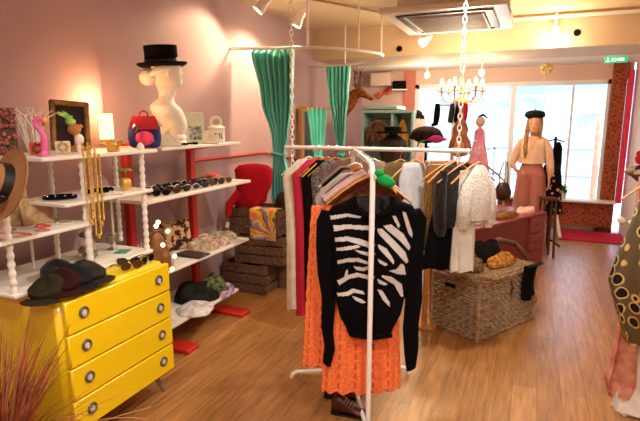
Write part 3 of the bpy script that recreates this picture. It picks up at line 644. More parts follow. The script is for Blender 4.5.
# ================================================================ CEILING fixtures
def spot(lab,loc,rot,lit=True,energy=40,col=(1,.72,.42),ang=75,blend=.5):
    t=thing('spotlight',lab,'lamp',loc,rot)
    MB().lathe([(.028,.09),(.034,.085),(.038,.03),(.05,-.03),(.052,-.06),(.048,-.06),(.04,-.02),(.03,.02)],n=24,cap=False).lathe([(.028,.09),(.001,.091)],n=24).build('lamp_head',WMETAL,t)
    MB().lathe([(.036,-.032),(.03,-.045),(.012,-.054),(.002,-.056)],n=24).build('bulb',M('spot_bulb_lit','#fff0d0',.4,emit='#ffd79a',es=25),t)
    MB().tube([(0,0,.085),(.0,0,.13)],.01,8).build('stem',WMETAL,t)
    if energy:
        Ld=bpy.data.lights.new('spot_light','SPOT'); Ld.energy=energy; Ld.color=col; Ld.spot_size=R(ang); Ld.spot_blend=blend; Ld.shadow_soft_size=.04
        o=bpy.data.objects.new('spot_light',Ld); COL.objects.link(o); o.parent=t; o.location=(0,0,-.07)
    return t
spot('white spotlight on the ceiling nearest the left wall, aimed at the wall',(-2.15,3.85,2.5),(R(-20),R(38),0),energy=26,ang=110)
spot('white spotlight above the vertical rail rod beside the large teal curtain',(-2.1,4.45,2.48),(R(-10),R(25),0),energy=60,ang=130)
spot('small white spotlight under the air conditioner, pointing at the stag head',(-1.15,5.7,2.42),(R(-50),R(35),0),energy=40,ang=110)
gb=thing('globe_spotlight','bright round spotlight glowing on the beam at the upper right','lamp',(.154,5.86,2.43))
MB().ball((0,0,0),.05,20,14).build('bulb',M('globe_lit','#fff0d0',.4,emit='#ffe0ac',es=9),gb)
MB().tube([(0,0,.04),(0,0,.2)],.012,8).lathe([(.03,.035),(.03,.07),(.012,.075)],n=16).build('stem',WMETAL,gb)
Lp=bpy.data.lights.new('globe_light','POINT'); Lp.energy=9; Lp.color=(1,.78,.5); Lp.shadow_soft_size=.06
o=bpy.data.objects.new('globe_light',Lp); COL.objects.link(o); o.location=(0,-.08,-.05); o.parent=gb
for i,(x,y,z,lab) in enumerate(((-.62,6.6,2.13,'small round lit lamp on the low ceiling right of the chandelier'),(-1.35,6.9,2.15,'small round lit lamp on the low ceiling left of the chandelier'))):
    t=thing('ceiling_bulb',lab,'lamp',(x,y,z)); MB().ball((0,0,0),.035,16,10).build('bulb',_M['globe_lit'],t); MB().lathe([(.03,.03),(.03,.045),(.012,.05),(.012,2.3-z if y>6.85 else 2.3-z)],n=16).build('stem',WMETAL,t)
    Lp=bpy.data.lights.new('bulb_light','POINT'); Lp.energy=15; Lp.color=(1,.78,.5); Lp.shadow_soft_size=.05
    o=bpy.data.objects.new('bulb_light',Lp); COL.objects.link(o); o.location=(0,0,-.06); o.parent=t
# ceiling track / pipes
tag(MB().tube([(-2.35,3.95,2.6),(-1.1,3.85,2.6)],.018,10).build('ceiling_track',WMETAL),'long white lighting track running across the ceiling to the air conditioner','track')
tag(MB().box((.05,5.9,2.6),(2.2,.03,.03)).build('ceiling_track',WMETAL,smooth=False),'white lighting track along the top of the beam at right','track')
tag(MB().tube([(-2.0,4.1,2.62),(-1.2,5.6,2.62)],.012,8).build('cable_conduit',M('conduit_tan','#a88460',.6)),'thin diagonal tan conduit on the ceiling behind the curtain rail','conduit')
for i,(x,lab) in enumerate(((-1.5,'dark round hole in the beam left of the air conditioner'),(.36,'dark round hole in the beam right of the globe spotlight'))):
    tag(MB().at((x,5.948,2.44 if i else 2.38),(R(90),0,0)).lathe([(.035,0),(.035,.006)],n=20).build('beam_socket',BLACK),lab,'socket')
# air conditioner cassette
ac=thing('air_conditioner','white ceiling cassette air conditioner with grey grille','air conditioner',(-.72,4.65,2.4))
ACW=M('ac_white','#e6dccb',.4,amt=.1)
MB().box((.05,-.05,.15),(.84,.84,.19),r=.01).build('casing',ACW,ac)
p=MB().box((0,0,.025),(1.0,1.1,.05),r=.012).build('panel',ACW,ac)
q=MB()
for s in (-1,1): q.box((s*.36,0,-.006),(.045,.86,.012)); q.box((0,s*.42,-.006),(.68,.045,.012))
q.build('air_slot',M('ac_dark','#39332e',.5),ac,smooth=False)
gq=MB().box((0,0,-.008),(.62,.74,.016),r=.006).build('grille',M('ac_grille','#c4b6a8',.6),ac)
q=MB()
for k in range(16): q.box((0,-.34+k*.045,-.019),(.58,.012,.008))
q.build('louvres',M('ac_louvre','#ad9f92',.6),ac,smooth=False)
MB().at((-.1,-.47,.15),(R(90),0,0)).lathe([(.02,0),(.02,.008)],n=16).build('port',BLACK,ac)
# exit sign
ex=thing('exit_sign','green illuminated exit sign under the ceiling at far right','sign',(.86,7.0,2.262),(0,0,R(-6)))
MB().box((0,0,0),(.24,.04,.07),r=.006).build('housing',M('exit_green','#22a86a',.4,emit='#1fae6a',es=.8),ex)
q=MB()
q.box((.05,-.022,0),(.07,.004,.028)); q.box((-.02,-.022,.012),(.05,.004,.008)); q.box((-.02,-.022,-.012),(.05,.004,.008)); q.ball((-.08,-.022,.018),(.008,.003,.008),8,6)
q.box((-.078,-.022,-.002),(.012,.004,.024),rot=(0,.4,0)); q.box((-.09,-.022,-.018),(.024,.004,.006),rot=(0,.6,0)); q.box((-.066,-.022,-.018),(.02,.004,.006),rot=(0,-.8,0))
q.build('pictogram',M('exit_white','#ffffff',.4,emit='#ffffff',es=1.2),ex,smooth=False)
MB().tube([(0,0,.03),(0,0,.038)],.01,8).build('sign_mount',WMETAL,ex)
# chandelier
ch=thing('chandelier','gold chandelier with glowing candle bulbs near the window','chandelier',(-.68,5.3,1.68))
MB().lathe([(.01,0),(.03,.02),(.06,.05),(.03,.09),(.02,.12),(.045,.15),(.02,.19),(.012,.28),(.004,.3)],n=20).build('column',GOLD,ch)
for k in range(6):
    a=k*PI/3+.3
    MB().tube([(r*cos(a),r*sin(a),z) for r,z in ((.02,.1),(.08,.05),(.15,.06),(.2,.11),(.2,.16))],.007,8).lathe([(.03,.155),(.035,.165),(.012,.17),(.011,.21)],(.2*cos(a),.2*sin(a),0),12).build('arm',GOLD,ch)
    MB().lathe([(.008,.21),(.017,.235),(.016,.26),(.004,.29)],(.2*cos(a),.2*sin(a),0),12).build('candle_bulb',M('candle_lit','#fff2d4',.4,emit='#ffdca0',es=10),ch)
    q=MB()
    for j in range(5): q.ball(((.2-.035*j)*cos(a+.25),(.2-.035*j)*sin(a+.25),.14-.018*j*(2-j*.3)),.009,6,5)
    q.build('crystals',M('crystal','#f4f0ea',.05,trans=.5),ch)
q=MB()
for k in range(34): q.at((0,0,.3+k*.02),(0,0,R(90*(k%2)))).tube([(.007*cos(R(t)),0,.012*sin(R(t))) for t in range(0,360,45)],.0022,5,closed=True)
q.build('chain',GOLD,ch)
Lp=bpy.data.lights.new('chandelier_light','POINT'); Lp.energy=32; Lp.color=(1,.78,.5); Lp.shadow_soft_size=.2
o=bpy.data.objects.new('chandelier_light',Lp); COL.objects.link(o); o.location=(0,0,.42); o.parent=ch
# hanging ornament
og=thing('hanging_ornament','small gold flower ornament hanging from the ceiling above the mannequin','ornament',(.12,7.18,2.2))
q=MB()
for k in range(7):
    a=k*.9; q.ball((.05*cos(a),.02*sin(a*2),.05*sin(a)),(.03,.018,.03),8,6,.1)
q.build('flower',M('pale_gold','#d8bc78',.5),og); MB().tube([(0,0,.04),(0,0,.11)],.003,5).tube([(-.01,0,-.05),(-.01,0,-.45)],.002,5).build('string',WHITE,og)
# speaker on bracket
sp_=thing('wall_speaker','small black speaker on a white bracket at the top of the far wall','speaker',(-1.93,7.72,2.03),(0,0,R(20)))
MB().box((0,0,.06),(.2,.12,.12),r=.01).build('speaker_box',BLACK,sp_); MB().box((0,.02,-.012),(.24,.16,.016)).build('bracket',WHITE,sp_,smooth=False)
MB().box((-2.2,7.72,2.17),(.3,.3,.18)).build('boxed_duct',WALLP,smooth=False)['kind']='structure'
bpy.data.objects['boxed_duct'].name='trim_6'
bw=thing('wall_bow','red bow shaped decoration on the pale pink wall','decoration',(-2.2,7.82,1.98),(0,R(-25),0))
q=MB()
for s in (-1,1): q.loft([[(s*x,y*.6,z) for x,y,z in [(d,.03*w_*cos(t),.06*w_*sin(t)) for t in [2*PI*i/12 for i in range(12)]]] for d,w_ in ((.01,.2),(.04,.6),(.09,1),(.12,.8),(.125,.1))])
q.build('loops',M('bow_red','#d3382a',.7,col2='#e08a60'),bw); MB().ball((0,-.005,0),(.02,.02,.022)).build('knot',_M['bow_red'],bw)
# ================================================================ STAG HEAD
st=thing('stag_head','mounted brown stag head with antlers facing right beside the teal curtain','stag head',(-2.58,6.98,1.80),(0,0,R(2))); st.scale=(.58,.75,.76)
FUR=M('deer_fur','#9a5a22',.9,col2='#5f3212',scale=18,bump=.6,bscale=90)
q=MB()
spine=[((.0,0,-.02),.19,.27),((.08,0,.0),.17,.24),((.2,0,.06),.125,.17),((.30,0,.13),.095,.13),((.38,0,.18),.09,.105),((.46,0,.19),.085,.092),((.54,0,.165),.066,.07),((.62,0,.13),.046,.052),((.70,0,.095),.036,.042),((.745,0,.075),.034,.038),((.765,0,.065),.015,.02)]
rings=[]
for i,(p,w_,h_) in enumerate(spine):
    tl=R(-10 if i<2 else (-35 if i<4 else (0 if i<5 else 22)))
    rings.append([(p[0]+h_*sin(t)*sin(tl),w_*cos(t),p[2]+h_*sin(t)*cos(tl)) for t in [2*PI*k/22 for k in range(22)]])
q.loft(rings); q.build('head_and_neck',FUR,st)
for s in(-1,1):
    MB().loft([[(p[0]+w_*cos(t),p[1]+w_*.35*sin(t),p[2]) for t in [2*PI*k/10 for k in range(10)]] for p,w_ in (((.40,s*.07,.25),.012),((.38,s*.12,.29),.03),((.35,s*.18,.33),.028),((.33,s*.22,.35),.004))]).build('ear',FUR,st)
    MB().ball((.5,s*.072,.2),(.014,.008,.012),10,8).build('eye',BLACK,st)
    AN=M('antler','#5f3f22',.6,col2='#7c5a36')
    a=MB(); b0=(.41,s*.045,.27)
    a.tube([b0,(.36,s*.10,.36),(.35,s*.17,.46),(.40,s*.2,.56),(.44,s*.18,.66)],[.026,.024,.02,.015,.005],8)
    for bs,tp in (((.385,s*.07,.31),(.5,s*.09,.40)),((.35,s*.15,.43),(.46,s*.17,.5)),((.39,s*.195,.54),(.34,s*.24,.64)),((.37,s*.19,.5),(.5,s*.23,.6))):
        md=tuple((bs[k]+tp[k])/2+(.0,0,-.015)[k] for k in range(3)); a.tube([bs,md,tp],[.018,.014,.004],7)
    a.build('antler',AN,st)
MB().ball((.77,0,.07),(.012,.022,.018)).build('nose',BLACK,st)
MB().at((.0,0,-.02),(0,R(90),0)).lathe([(.25,-.02),(.25,.0),(.23,.01)],n=30,ell=.75).build('shield',WOODD,st)
# ================================================================ WARDROBE
BLU=M('pale_blue_paint','#9fc4c8',.5,amt=.1)
wd=thing('wardrobe','open pale blue wardrobe standing against the far left wall','wardrobe',(-1.78,6.75,0))
for c_,d_ in (((-.34,0,.84),(.03,.5,1.68)),((.34,0,.84),(.03,.5,1.68)),((0,.24,.84),(.65,.02,1.68)),((0,0,1.665),(.65,.5,.03)),((0,0,.03),(.65,.5,.06)),((.06,0,.84),(.02,.46,1.6))): MB().box(c_,d_).build('panel',BLU,wd,smooth=False)
MB().box((-.12,-.0,1.72),(.5,.5,.05),r=.01).build('cornice',BLU,wd)
MB().tube([(-.33,0,1.58),(.05,0,1.58)],.01,8).build('clothes_rail',CHROME,wd)
# ================================================================ GARMENTS
def hanger_mesh(wd_=.2,th=.012):
    q=MB(); n=12
    for s in (-1,1):
        q.tube([(0,0,-.065),(s*wd_*.3,.0,-.092),(s*wd_*.65,-.002,-.138),(s*wd_,-.004,-.195)],[.011,.010,.009,.008],8,flat=.6)
    return q
def hook_mesh():
    return MB().tube([(0,0,-.075),(0,0,-.03),(.014,0,-.012)]+[(.0+.0165*cos(R(a)),0,.002+.0165*sin(R(a))) for a in range(-20,200,22)],.0022,6)
LIL=M('lilac_velvet','#b9a3b4',.8)
HWH=M('hanger_white','#e8e0d4',.5)
hproto={}
def hanger(mat,lab,loc,rz,grp,w_=.2):
    if mat.name not in hproto:
        t=thing('clothes_hanger',lab,'hanger',loc,(0,0,rz),grp)
        hanger_mesh(w_).build('hanger_arms',mat,t); hook_mesh().build('hook',CHROME,t); hproto[mat.name]=t; return t
    return dup(hproto[mat.name],loc,(0,0,rz),lab,grp)
def garment(name,lab,cat,mat,loc,rz,rows,grp=None,sleeves=None,folds=0,famp=0,nr=48,extra=None,k=2.6,wob=0,seed=1):
    """rows: z, half width, half depth ; sleeve rows: u, z, ru, rd"""
    rnd=random.Random(seed); ph=rnd.uniform(0,6)
    t=thing(name,lab,cat,loc,(0,0,rz),grp); q=MB(); rings=[]; zt=rows[0][0]; zb=rows[-1][0]
    for row in rows:
        z,hw,hd=row[:3]; cx=row[3] if len(row)>3 else 0; f=(zt-z)/(zt-zb); r=[]
        for j in range(nr):
            a=2*PI*j/nr; m_=1+famp*f*sin(folds*a+ph)
            wz=wob*rnd.uniform(-1,1)
            r.append((cx+hw*math.copysign(abs(cos(a))**(2/k),cos(a))*(1+wz),hd*m_*math.copysign(abs(sin(a))**(2/k),sin(a))*(1+2*famp*f*sin(folds*a+ph))*(1+wz),z+(.012*sin(folds*a+ph)*f if z==zb else 0)))
        rings.append(r)
    q.loft(rings); body=q.build('garment_body',mat if not isinstance(mat,tuple) else mat[0],t)
    if sleeves:
        for s in (-1,1):
            q=MB(); rg=[]
            for u,z,ru,rd in sleeves: rg.append([(s*u+ru*cos(a)*(1+wob*rnd.uniform(-1,1)),rd*sin(a)*(1+wob*rnd.uniform(-1,1)),z) for a in [2*PI*j/20 for j in range(20)]])
            q.loft(rg).build('sleeve',mat if not isinstance(mat,tuple) else mat[-1],t)
    return t
def top_rows(sh=.2,hem=.2,zb=-.7,dep=.035,neck=.085):
    z0=-.082
    r=[(z0,neck*.9,.018),(z0-.006,neck,.022),(z0-.045,neck+(sh-neck)*.4,.024),(z0-.085,neck+(sh-neck)*.8,.022),(z0-.125,sh,.022)]
    for i in range(1,8):
        f=i/7; r.append((z0-.125+(zb-z0+.125)*f,sh*(1-.12*sin(f*PI))*(1-f)+hem*f,.022+(dep-.022)*f))
    return r
# ---- front rack (white tube rack)
FX,FY,RA=-.64,2.12,R(27.4); DX,DY=-.46,.888
rk=thing('clothes_rack','white tubular clothes rack in the middle of the floor','clothes rack',(FX,FY,0),(0,0,RA))
# local y runs along the rail
Lr=.608; rz_=1.36
MB().tube([(0,0,0.02),(0,0,1.30),(0,.012,1.335),(0,.04,1.357),(0,.075,rz_),(0,Lr-.05,1.385),(0,Lr-.015,1.37),(0,Lr,1.34),(0,Lr,.03)],.0125,14).build('upright_frame',WMETAL,rk)
MB().tube([(0,0,.035),(0,Lr,.035)],.011,10).build('base_rail',WMETAL,rk)
MB().tube([(-.36,Lr,.012),(-.355,Lr,.035),(-.33,Lr,.05),(-.25,Lr,.05),(.25,Lr,.05),(.33,Lr,.05),(.355,Lr,.035),(.36,Lr,.012)],.0125,12).build('foot_bar',WMETAL,rk)
MB().tube([(-.3,0,.012),(-.29,0,.03),(-.25,0,.04),(.25,0,.04),(.29,0,.03),(.3,0,.012)],.0125,12).build('foot_bar',WMETAL,rk)
def onrack(s): return (FX+DX*s,FY+DY*s,1.36+.025*min(1,s/.5)+.0)
HG='hangers on the white floor rack'
# zebra sweater
STR0=[[(-0.186, 1.117), (-0.106, 1.129), (-0.04, 1.115), (-0.048, 1.107), (-0.106, 1.114), (-0.183, 1.099)], [(-0.172, 1.072), (-0.106, 1.077), (0.009, 1.068), (0.027, 1.057), (0.009, 1.047), (-0.106, 1.059), (-0.167, 1.045)], [(-0.164, 1.015), (-0.105, 1.022), (-0.046, 1.01), (0.025, 0.982), (0.011, 0.964), (-0.061, 0.988), (-0.105, 1.002), (-0.161, 0.997)], [(-0.157, 0.967), (-0.105, 0.977), (-0.053, 0.983), (-0.046, 0.972), (-0.105, 0.96), (-0.155, 0.954)], [(-0.075, 0.961), (0.026, 0.939), (0.012, 0.924), (-0.045, 0.941)], [(-0.152, 0.905), (-0.104, 0.919), (-0.052, 0.92), (0.008, 0.894), (0.003, 0.885), (-0.06, 0.903), (-0.104, 0.901), (-0.149, 0.888)], [(-0.077, 0.88), (-0.029, 0.873), (0.008, 0.883), (0.01, 0.868), (-0.029, 0.855), (-0.062, 0.862)], [(-0.151, 0.805), (-0.118, 0.824), (-0.111, 0.855), (-0.101, 0.862), (-0.101, 0.835), (-0.059, 0.846), (0.029, 0.824), (0.014, 0.806), (-0.051, 0.826), (-0.096, 0.816), (-0.141, 0.785)], [(-0.151, 0.743), (-0.103, 0.754), (-0.08, 0.769), (-0.028, 0.755), (-0.02, 0.739), (-0.073, 0.75), (-0.103, 0.735), (-0.148, 0.729)], [(-0.083, 0.735), (-0.035, 0.718), (-0.015, 0.702), (-0.034, 0.699), (-0.065, 0.714)], [(0.103, 1.112), (0.119, 1.115), (0.143, 1.07), (0.137, 1.055)], [(0.147, 1.134), (0.166, 1.126), (0.21, 1.024), (0.211, 1.001), (0.184, 1.032)], [(0.064, 1.064), (0.101, 1.071), (0.162, 1.025), (0.201, 0.96), (0.191, 0.948), (0.145, 0.995), (0.087, 1.041)], [(0.035, 1.049), (0.06, 1.049), (0.118, 0.995), (0.172, 0.941), (0.19, 0.894), (0.178, 0.887), (0.134, 0.934), (0.081, 0.988), (0.042, 1.027)], [(0.036, 0.981), (0.081, 0.958), (0.117, 0.904), (0.115, 0.885), (0.082, 0.92), (0.044, 0.959)], [(0.037, 0.913), (0.087, 0.886), (0.076, 0.877), (0.045, 0.893)], [(0.091, 0.853), (0.129, 0.857), (0.151, 0.884), (0.166, 0.875), (0.18, 0.828), (0.137, 0.834)], [(0.059, 0.828), (0.107, 0.819), (0.162, 0.778), (0.174, 0.715), (0.159, 0.719), (0.123, 0.779), (0.065, 0.815)], [(0.04, 0.758), (0.066, 0.75), (0.103, 0.693), (0.103, 0.673), (0.067, 0.71)], [(0.039, 0.813), (0.093, 0.783), (0.078, 0.777), (0.047, 0.789)]]
STR=[[(x,sum(p[1] for p in P)/len(P)+(z-sum(p[1] for p in P)/len(P))*1.05) for x,z in P] for P in STR0]
def inpoly(x,y,P):
    c=False; j=len(P)-1
    for i in range(len(P)):
        if (P[i][1]>y)!=(P[j][1]>y) and x<(P[j][0]-P[i][0])*(y-P[i][1])/(P[j][1]-P[i][1])+P[i][0]: c=not c
        j=i
    return c
KBK=M('black_knit','#060507',.95,bump=.3,bscale=220); KGR=M('pale_grey_knit','#d2ccc8',.95,bump=.5,bscale=220)
zs=thing('zebra_sweater','black sweater with pale grey zebra stripes at the front of the white rack','sweater',(FX+DX*.075,FY+DY*.075,0),(0,0,RA))
def ysw(x,z):  # front surface depth of the sweater
    return -.036-.012*sin(x*16+z*3)*(.3+.7*(1.15-z))-.008*sin(z*22+x*7)
def halfw(z):
    T=[(1.205,.075),(1.185,.12),(1.16,.19),(1.12,.215),(1.05,.2),(.9,.185),(.74,.176),(.62,.15),(.56,.118),(.52,.105)]
    for a,b in zip(T,T[1:]):
        if z>=b[0]: k=(a[0]-z)/(a[0]-b[0]); return a[1]+(b[1]-a[1])*k
    return .105
q=MB(); NU,NV=150,200; zt,zb=1.20,.52; vs=[];fs=[];ms=[]
for j in range(NV+1):
    z=zt+(zb-zt)*j/NV; hw=halfw(z)
    for i in range(NU+1):
        u=-1+2*i/NU; x=u*hw+.02*(z<1.0)*0+.015
        vs.append((x,(ysw(x,z))*max(0,1-abs(u)**5)**.5,z-.07*max(0,1-((x-.015)/.1)**2)*(max(0,(z-1.08)/.12))))
for j in range(NV):
    for i in range(NU):
        a=j*(NU+1)+i; fs.append((a,a+1,a+NU+2,a+NU+1)); 
        x=(vs[a][0]+vs[a+1][0])/2; z=vs[a][2]-.0017; ms.append(1 if any(inpoly(x,z,P) for P in STR) else 0)
o0=len(q.v); q.add(vs,fs); q.mi=ms[:]
# back
bvs=[]
for j in range(0,NV+1,4):
    z=zt+(zb-zt)*j/NV; hw=halfw(z)
    for i in range(0,41): 
        u=-1+2*i/40; bvs.append((u*hw+.015,.03*max(0,1-abs(u)**5)**.5,z))
bf=[(j*41+i,(j+1)*41+i,(j+1)*41+i+1,j*41+i+1) for j in range(50) for i in range(40)]
q.m=0; q.add(bvs,bf); q.build('sweater_body',[KBK,KGR],zs,fix=False)
for s,us in ((-1,[(.185,1.13,.04),(.20,1.08,.05),(.205,.95,.042),(.2,.82,.038),(.192,.7,.034),(.19,.55,.03),(.186,.45,.026),(.19,.365,.02)]),(1,[(.2,1.13,.045),(.225,1.08,.05),(.23,.95,.045),(.228,.82,.044),(.225,.68,.043),(.225,.55,.04),(.228,.42,.036),(.232,.325,.024)])):
    MB().loft([[((u*s+.0)+ru*cos(a)+.006*sin(z*30),.022*sin(a)+.012,z+.012*s*cos(a)) for a in [2*PI*k/22 for k in range(22)]] for u,z,ru in us]).build('sleeve',KBK,zs)
    u,z,ru=us[-1]; 
MB().tube([(.015+.088*sin(R(a)),-.03-.012*cos(R(a)),1.205-.088*max(0,cos(R(a)))**.8) for a in range(-90,91,10)],.011,8).build('neckband',KBK,zs)
MB().box((.02,.024,1.158),(.075,.003,.022)).build('woven_label',M('label_white','#e4ded4',.7),zs,smooth=False)
MB().grid(lambda u,v:((u-.5)*.19+.015,.022+.004*sin(u*9),1.2-.09*v),12,6,.003).build('inner_back',M('inner_knit','#1d1a1b',.95,col2='#4a4442',scale=200),zs)
q=MB(); q.tube([(-.1+.015,-.03,.535),(.015,-.05,.522),(.115,-.03,.525)],.012,8); q.build('hem_rib',KBK,zs)
hanger(WOODL,'front wooden hanger inside the zebra sweater',onrack(.075),RA,HG)
# orange knit
ORN=M('orange_crochet','#ff8c56',.9,col2='#f4753e',scale=70,bump=1.0,bscale=110)
def skirt(name,lab,s,du,hw1,hw2,z1,z2,scal=7):
    t=thing(name,lab,'dress',(FX+DX*s,FY+DY*s,0),(0,0,RA)); q=MB(); rings=[]; n=224; m=90
    for j in range(m+1):
        f=j/m; z=z1+(z2-z1)*f; hw=hw1+(hw2-hw1)*f**.8; r=[]
        for i in range(n):
            a=2*PI*i/n
            x=du+hw*cos(a)*(1+.008*sin(j*.8)); y=(.028+.02*f)*sin(a)*(1+.22*f*sin(scal*2*a))
            r.append((x,y,z-.018*abs(sin(a*scal))*f**6))
        rings.append(r)
    q.loft(rings)
    for j in range(m):
        for i in range(n):
            if i%16 in (0,1) and j%5 in (0,1,2): q.mi[j*n+i]=1
    q.build('knit_body',[ORN,M('openwork_gap','#d8602e',.9)],t); return t
skirt('orange_dress','long orange crochet dress hanging directly behind the zebra sweater',.125,-.015,.15,.205,1.12,.215)
skirt('orange_dress','second orange crochet dress showing at the left behind the first',.2,-.10,.16,.21,1.14,.32)
for s,lab in ((.125,'second wooden hanger from the front of the rack'),(.2,'third wooden hanger from the front of the rack')): hanger(WOODL,lab,onrack(s),RA,HG)
for k,s in enumerate((.15,.175,.225,.25)): hanger(LIL,'lilac velvet hanger, %s of its colour from the front of the rack'%ORD[k],onrack(s),RA,HG,.205)
TP='garments on the white floor rack'
def g_(name,lab,cat,c1,s,sh,hem,zb,c2=None,sl=None,du=0,**k):
    m=M('g_'+name+str(int(s*1000)),c1,.85,col2=c2,scale=k.pop('scale',40)); x,y,z=onrack(s)
    return garment(name,lab,cat,m,(x+.888*du,y+.46*du,z),RA,top_rows(sh,hem,zb),sleeves=sl,folds=6,famp=.25,seed=int(s*1000))
g_('grey_top','pale grey top hanging left of the orange dresses on the floor rack','top','#a8a19b',.275,.21,.2,-.8,du=-.03)
g_('rust_cardigan','rust and dark brown cardigan between the lilac hangers and the grey top','cardigan','#6a4434',.245,.21,.17,-.36,'#8a5030')
g_('lilac_top','pale lilac grey top whose right edge shows beside the zebra sweater','top','#b7adb6',.31,.2,.2,-.72,du=.02)
g_('taupe_blouse','taupe brown blouse in the middle of the floor rack','blouse','#7d6557',.35,.2,.19,-.55)
g_('patterned_dress','dark grey speckled dress on the floor rack','dress','#5b5654',.4,.2,.21,-.95,'#1d1b1c')
g_('long_black_dress','long plain black dress towards the rear of the floor rack','dress','#0e0d0f',.45,.2,.18,-1.17,du=-.01)
g_('taupe_jumper','taupe grey top near the rear end of the floor rack','top','#8a6f60',.53,.2,.18,-.6,du=-.01)
for k,(s,m_) in enumerate(((.275,WOODL),(.35,WOODL),(.4,WOODL),(.45,WOODL),(.53,HWH))): hanger(m_,('wooden','wooden','wooden','wooden','white')[k]+' hanger, %s from the rear of the floor rack'%ORD[4-k],onrack(s),RA,HG)
# brown boots below rack
LB=M('boot_leather','#5f2f18',.35,col2='#3b1a0c',scale=10)
def boot(lab,loc,rz):
    t=thing('ankle_boot',lab,'boot',loc,(0,0,rz),'brown boots under the floor rack'); t.scale=(.8,.85,.8)
    rg=[]
    for x,w_,zt_ in ((-.075,.025,.10),(-.06,.036,.135),(-.02,.038,.14),(.03,.036,.11),(.07,.038,.08),(.11,.044,.062),(.15,.042,.052),(.175,.03,.04),(.185,.01,.02)):
        rg.append([(x,w_*cos(a),.012+(zt_-.012)*(.5+.5*sin(a))) for a in [2*PI*k/18 for k in range(18)]])
    MB().loft(rg).build('upper',LB,t)
    MB().box((.06,0,.006),(.24,.075,.012),r=.004).box((-.045,0,.012),(.06,.06,.024),r=.003).build('sole',M('sole_black','#17110d',.6),t)
    q=MB()
    for k in range(4): q.tube([(.02+k*.018,-.028,.105-k*.01),(.025+k*.018,0,.122-k*.013),(.02+k*.018,.028,.105-k*.01)],.0025,5)
    q.build('laces',M('lace_cream','#c9b69a',.8),t); return t
boot('brown leather lace up boot at the left under the orange dress',(-.93,2.42,0),R(15))
boot('brown leather lace up boot at the right under the orange dress, behind the rack pole',(-.83,2.28,0),R(5))
# ================================================================ HANGING BAR with chains
BY,BZ=3.25,1.36
hb_=thing('hanging_rail','white metal rail hung on white chains across the shop','clothes rail',(-.99,BY,BZ))
MB().tube([(-.66,0,0),(.64,0,0)],.0145,12).build('bar',WMETAL,hb_)
for x in (-.6,.57):
    q=MB(); k=0; z=.0
    while z<1.27:
        q.at((x,0,z+.0),(0,0,R(90*(k%2)+20))).tube([(.0125*cos(R(t)),0,.023*sin(R(t))+.0) for t in range(0,360,30)],.0038,6,closed=True); z+=.036; k+=1
    q.at(); q.build('chain',WMETAL,hb_)
    q=MB(); z=-.045
    for k in range(4 if x<0 else 2): q.at((x,0,z-.036*k),(0,0,R(90*(k%2)))).tube([(.0125*cos(R(t)),0,.023*sin(R(t))) for t in range(0,360,30)],.0038,6,closed=True)
    q.at(); q.build('chain_end',WMETAL,hb_)
G2='garments on the hanging rail'; H2='hangers on the hanging rail'
def b_(name,lab,cat,mat,x,rz,rows,hm=WOODL,hl=None,**k):
    garment(name,lab,cat,mat,(x,BY,BZ),R(rz),rows,**k)
    if hl: hanger(hm,hl,(x,BY,BZ),R(rz),H2)
b_('cream_dress','long cream dress at the left end of the hanging rail','dress',M('cream_silk','#e6d9c4',.6),-1.46,34,top_rows(.19,.17,-1.2,.04),HWH,'leftmost white hanger on the hanging rail',folds=5,famp=.2)
b_('crimson_dress','long crimson red dress second from the left on the hanging rail','dress',M('crimson_satin','#c8103e',.5),-1.385,32,top_rows(.19,.17,-1.24,.04),hl='wooden hanger second from the left on the hanging rail',folds=5,famp=.2)
b_('black_dress','black dress with yellow trimmed shoulder, third from the left on the hanging rail','dress',M('maroon_black','#15070b',.8,col2='#090708'),-1.315,30,top_rows(.19,.17,-1.12,.04),hl='wooden hanger third from the left on the hanging rail',folds=5,famp=.2)
tag(MB().tube([(-.185,-.03,-.2),(-.13,-.03,-.15),(-.08,-.028,-.105)],.008,8,flat=.6).build('yellow_trim',M('yellow_trim','#e8c832',.7),[o for o in bpy.data.objects if o.name.startswith('black_dress') and 'yellow' in o.get('label','')][0]))
b_('speckled_dress','grey speckled knit dress fourth from the left on the hanging rail','dress',M('speckle','#8a8582',.9,col2='#26241f',scale=90),-1.25,28,top_rows(.18,.16,-1.18,.04),hl='wooden hanger fourth from the left on the hanging rail',folds=5,famp=.2)
b_('brown_blouse','mid brown blouse behind the floor rack on the hanging rail','blouse',M('brown_crepe','#7a5c4c',.8),-1.15,12,top_rows(.21,.2,-.6),hl='wooden hanger holding the brown blouse on the hanging rail',folds=6,famp=.2,sleeves=[(.19,-.14,.04,.03),(.22,-.25,.045,.03),(.23,-.4,.04,.03)])
b_('dusty_pink_top','dusty brown pink top right of the brown blouse on the hanging rail','top',M('dusty_pink','#a58274',.8),-.98,18,top_rows(.19,.18,-.6),HWH,'white hanger near the green bird toy on the hanging rail',folds=6,famp=.2)
b_('olive_top','olive brown top left of the white shirt on the hanging rail','top',M('olive_crepe','#6f5f3c',.8),-.79,25,top_rows(.17,.16,-.62),hl='wooden hanger holding the olive top',folds=6,famp=.2)
b_('white_shirt','white shirt with pale blue folds beside the sequin skirt','shirt',M('white_cotton','#ccd0d6',.8),-.70,50,top_rows(.12,.12,-.62),hl='wooden hanger holding the white shirt',folds=6,famp=.25)
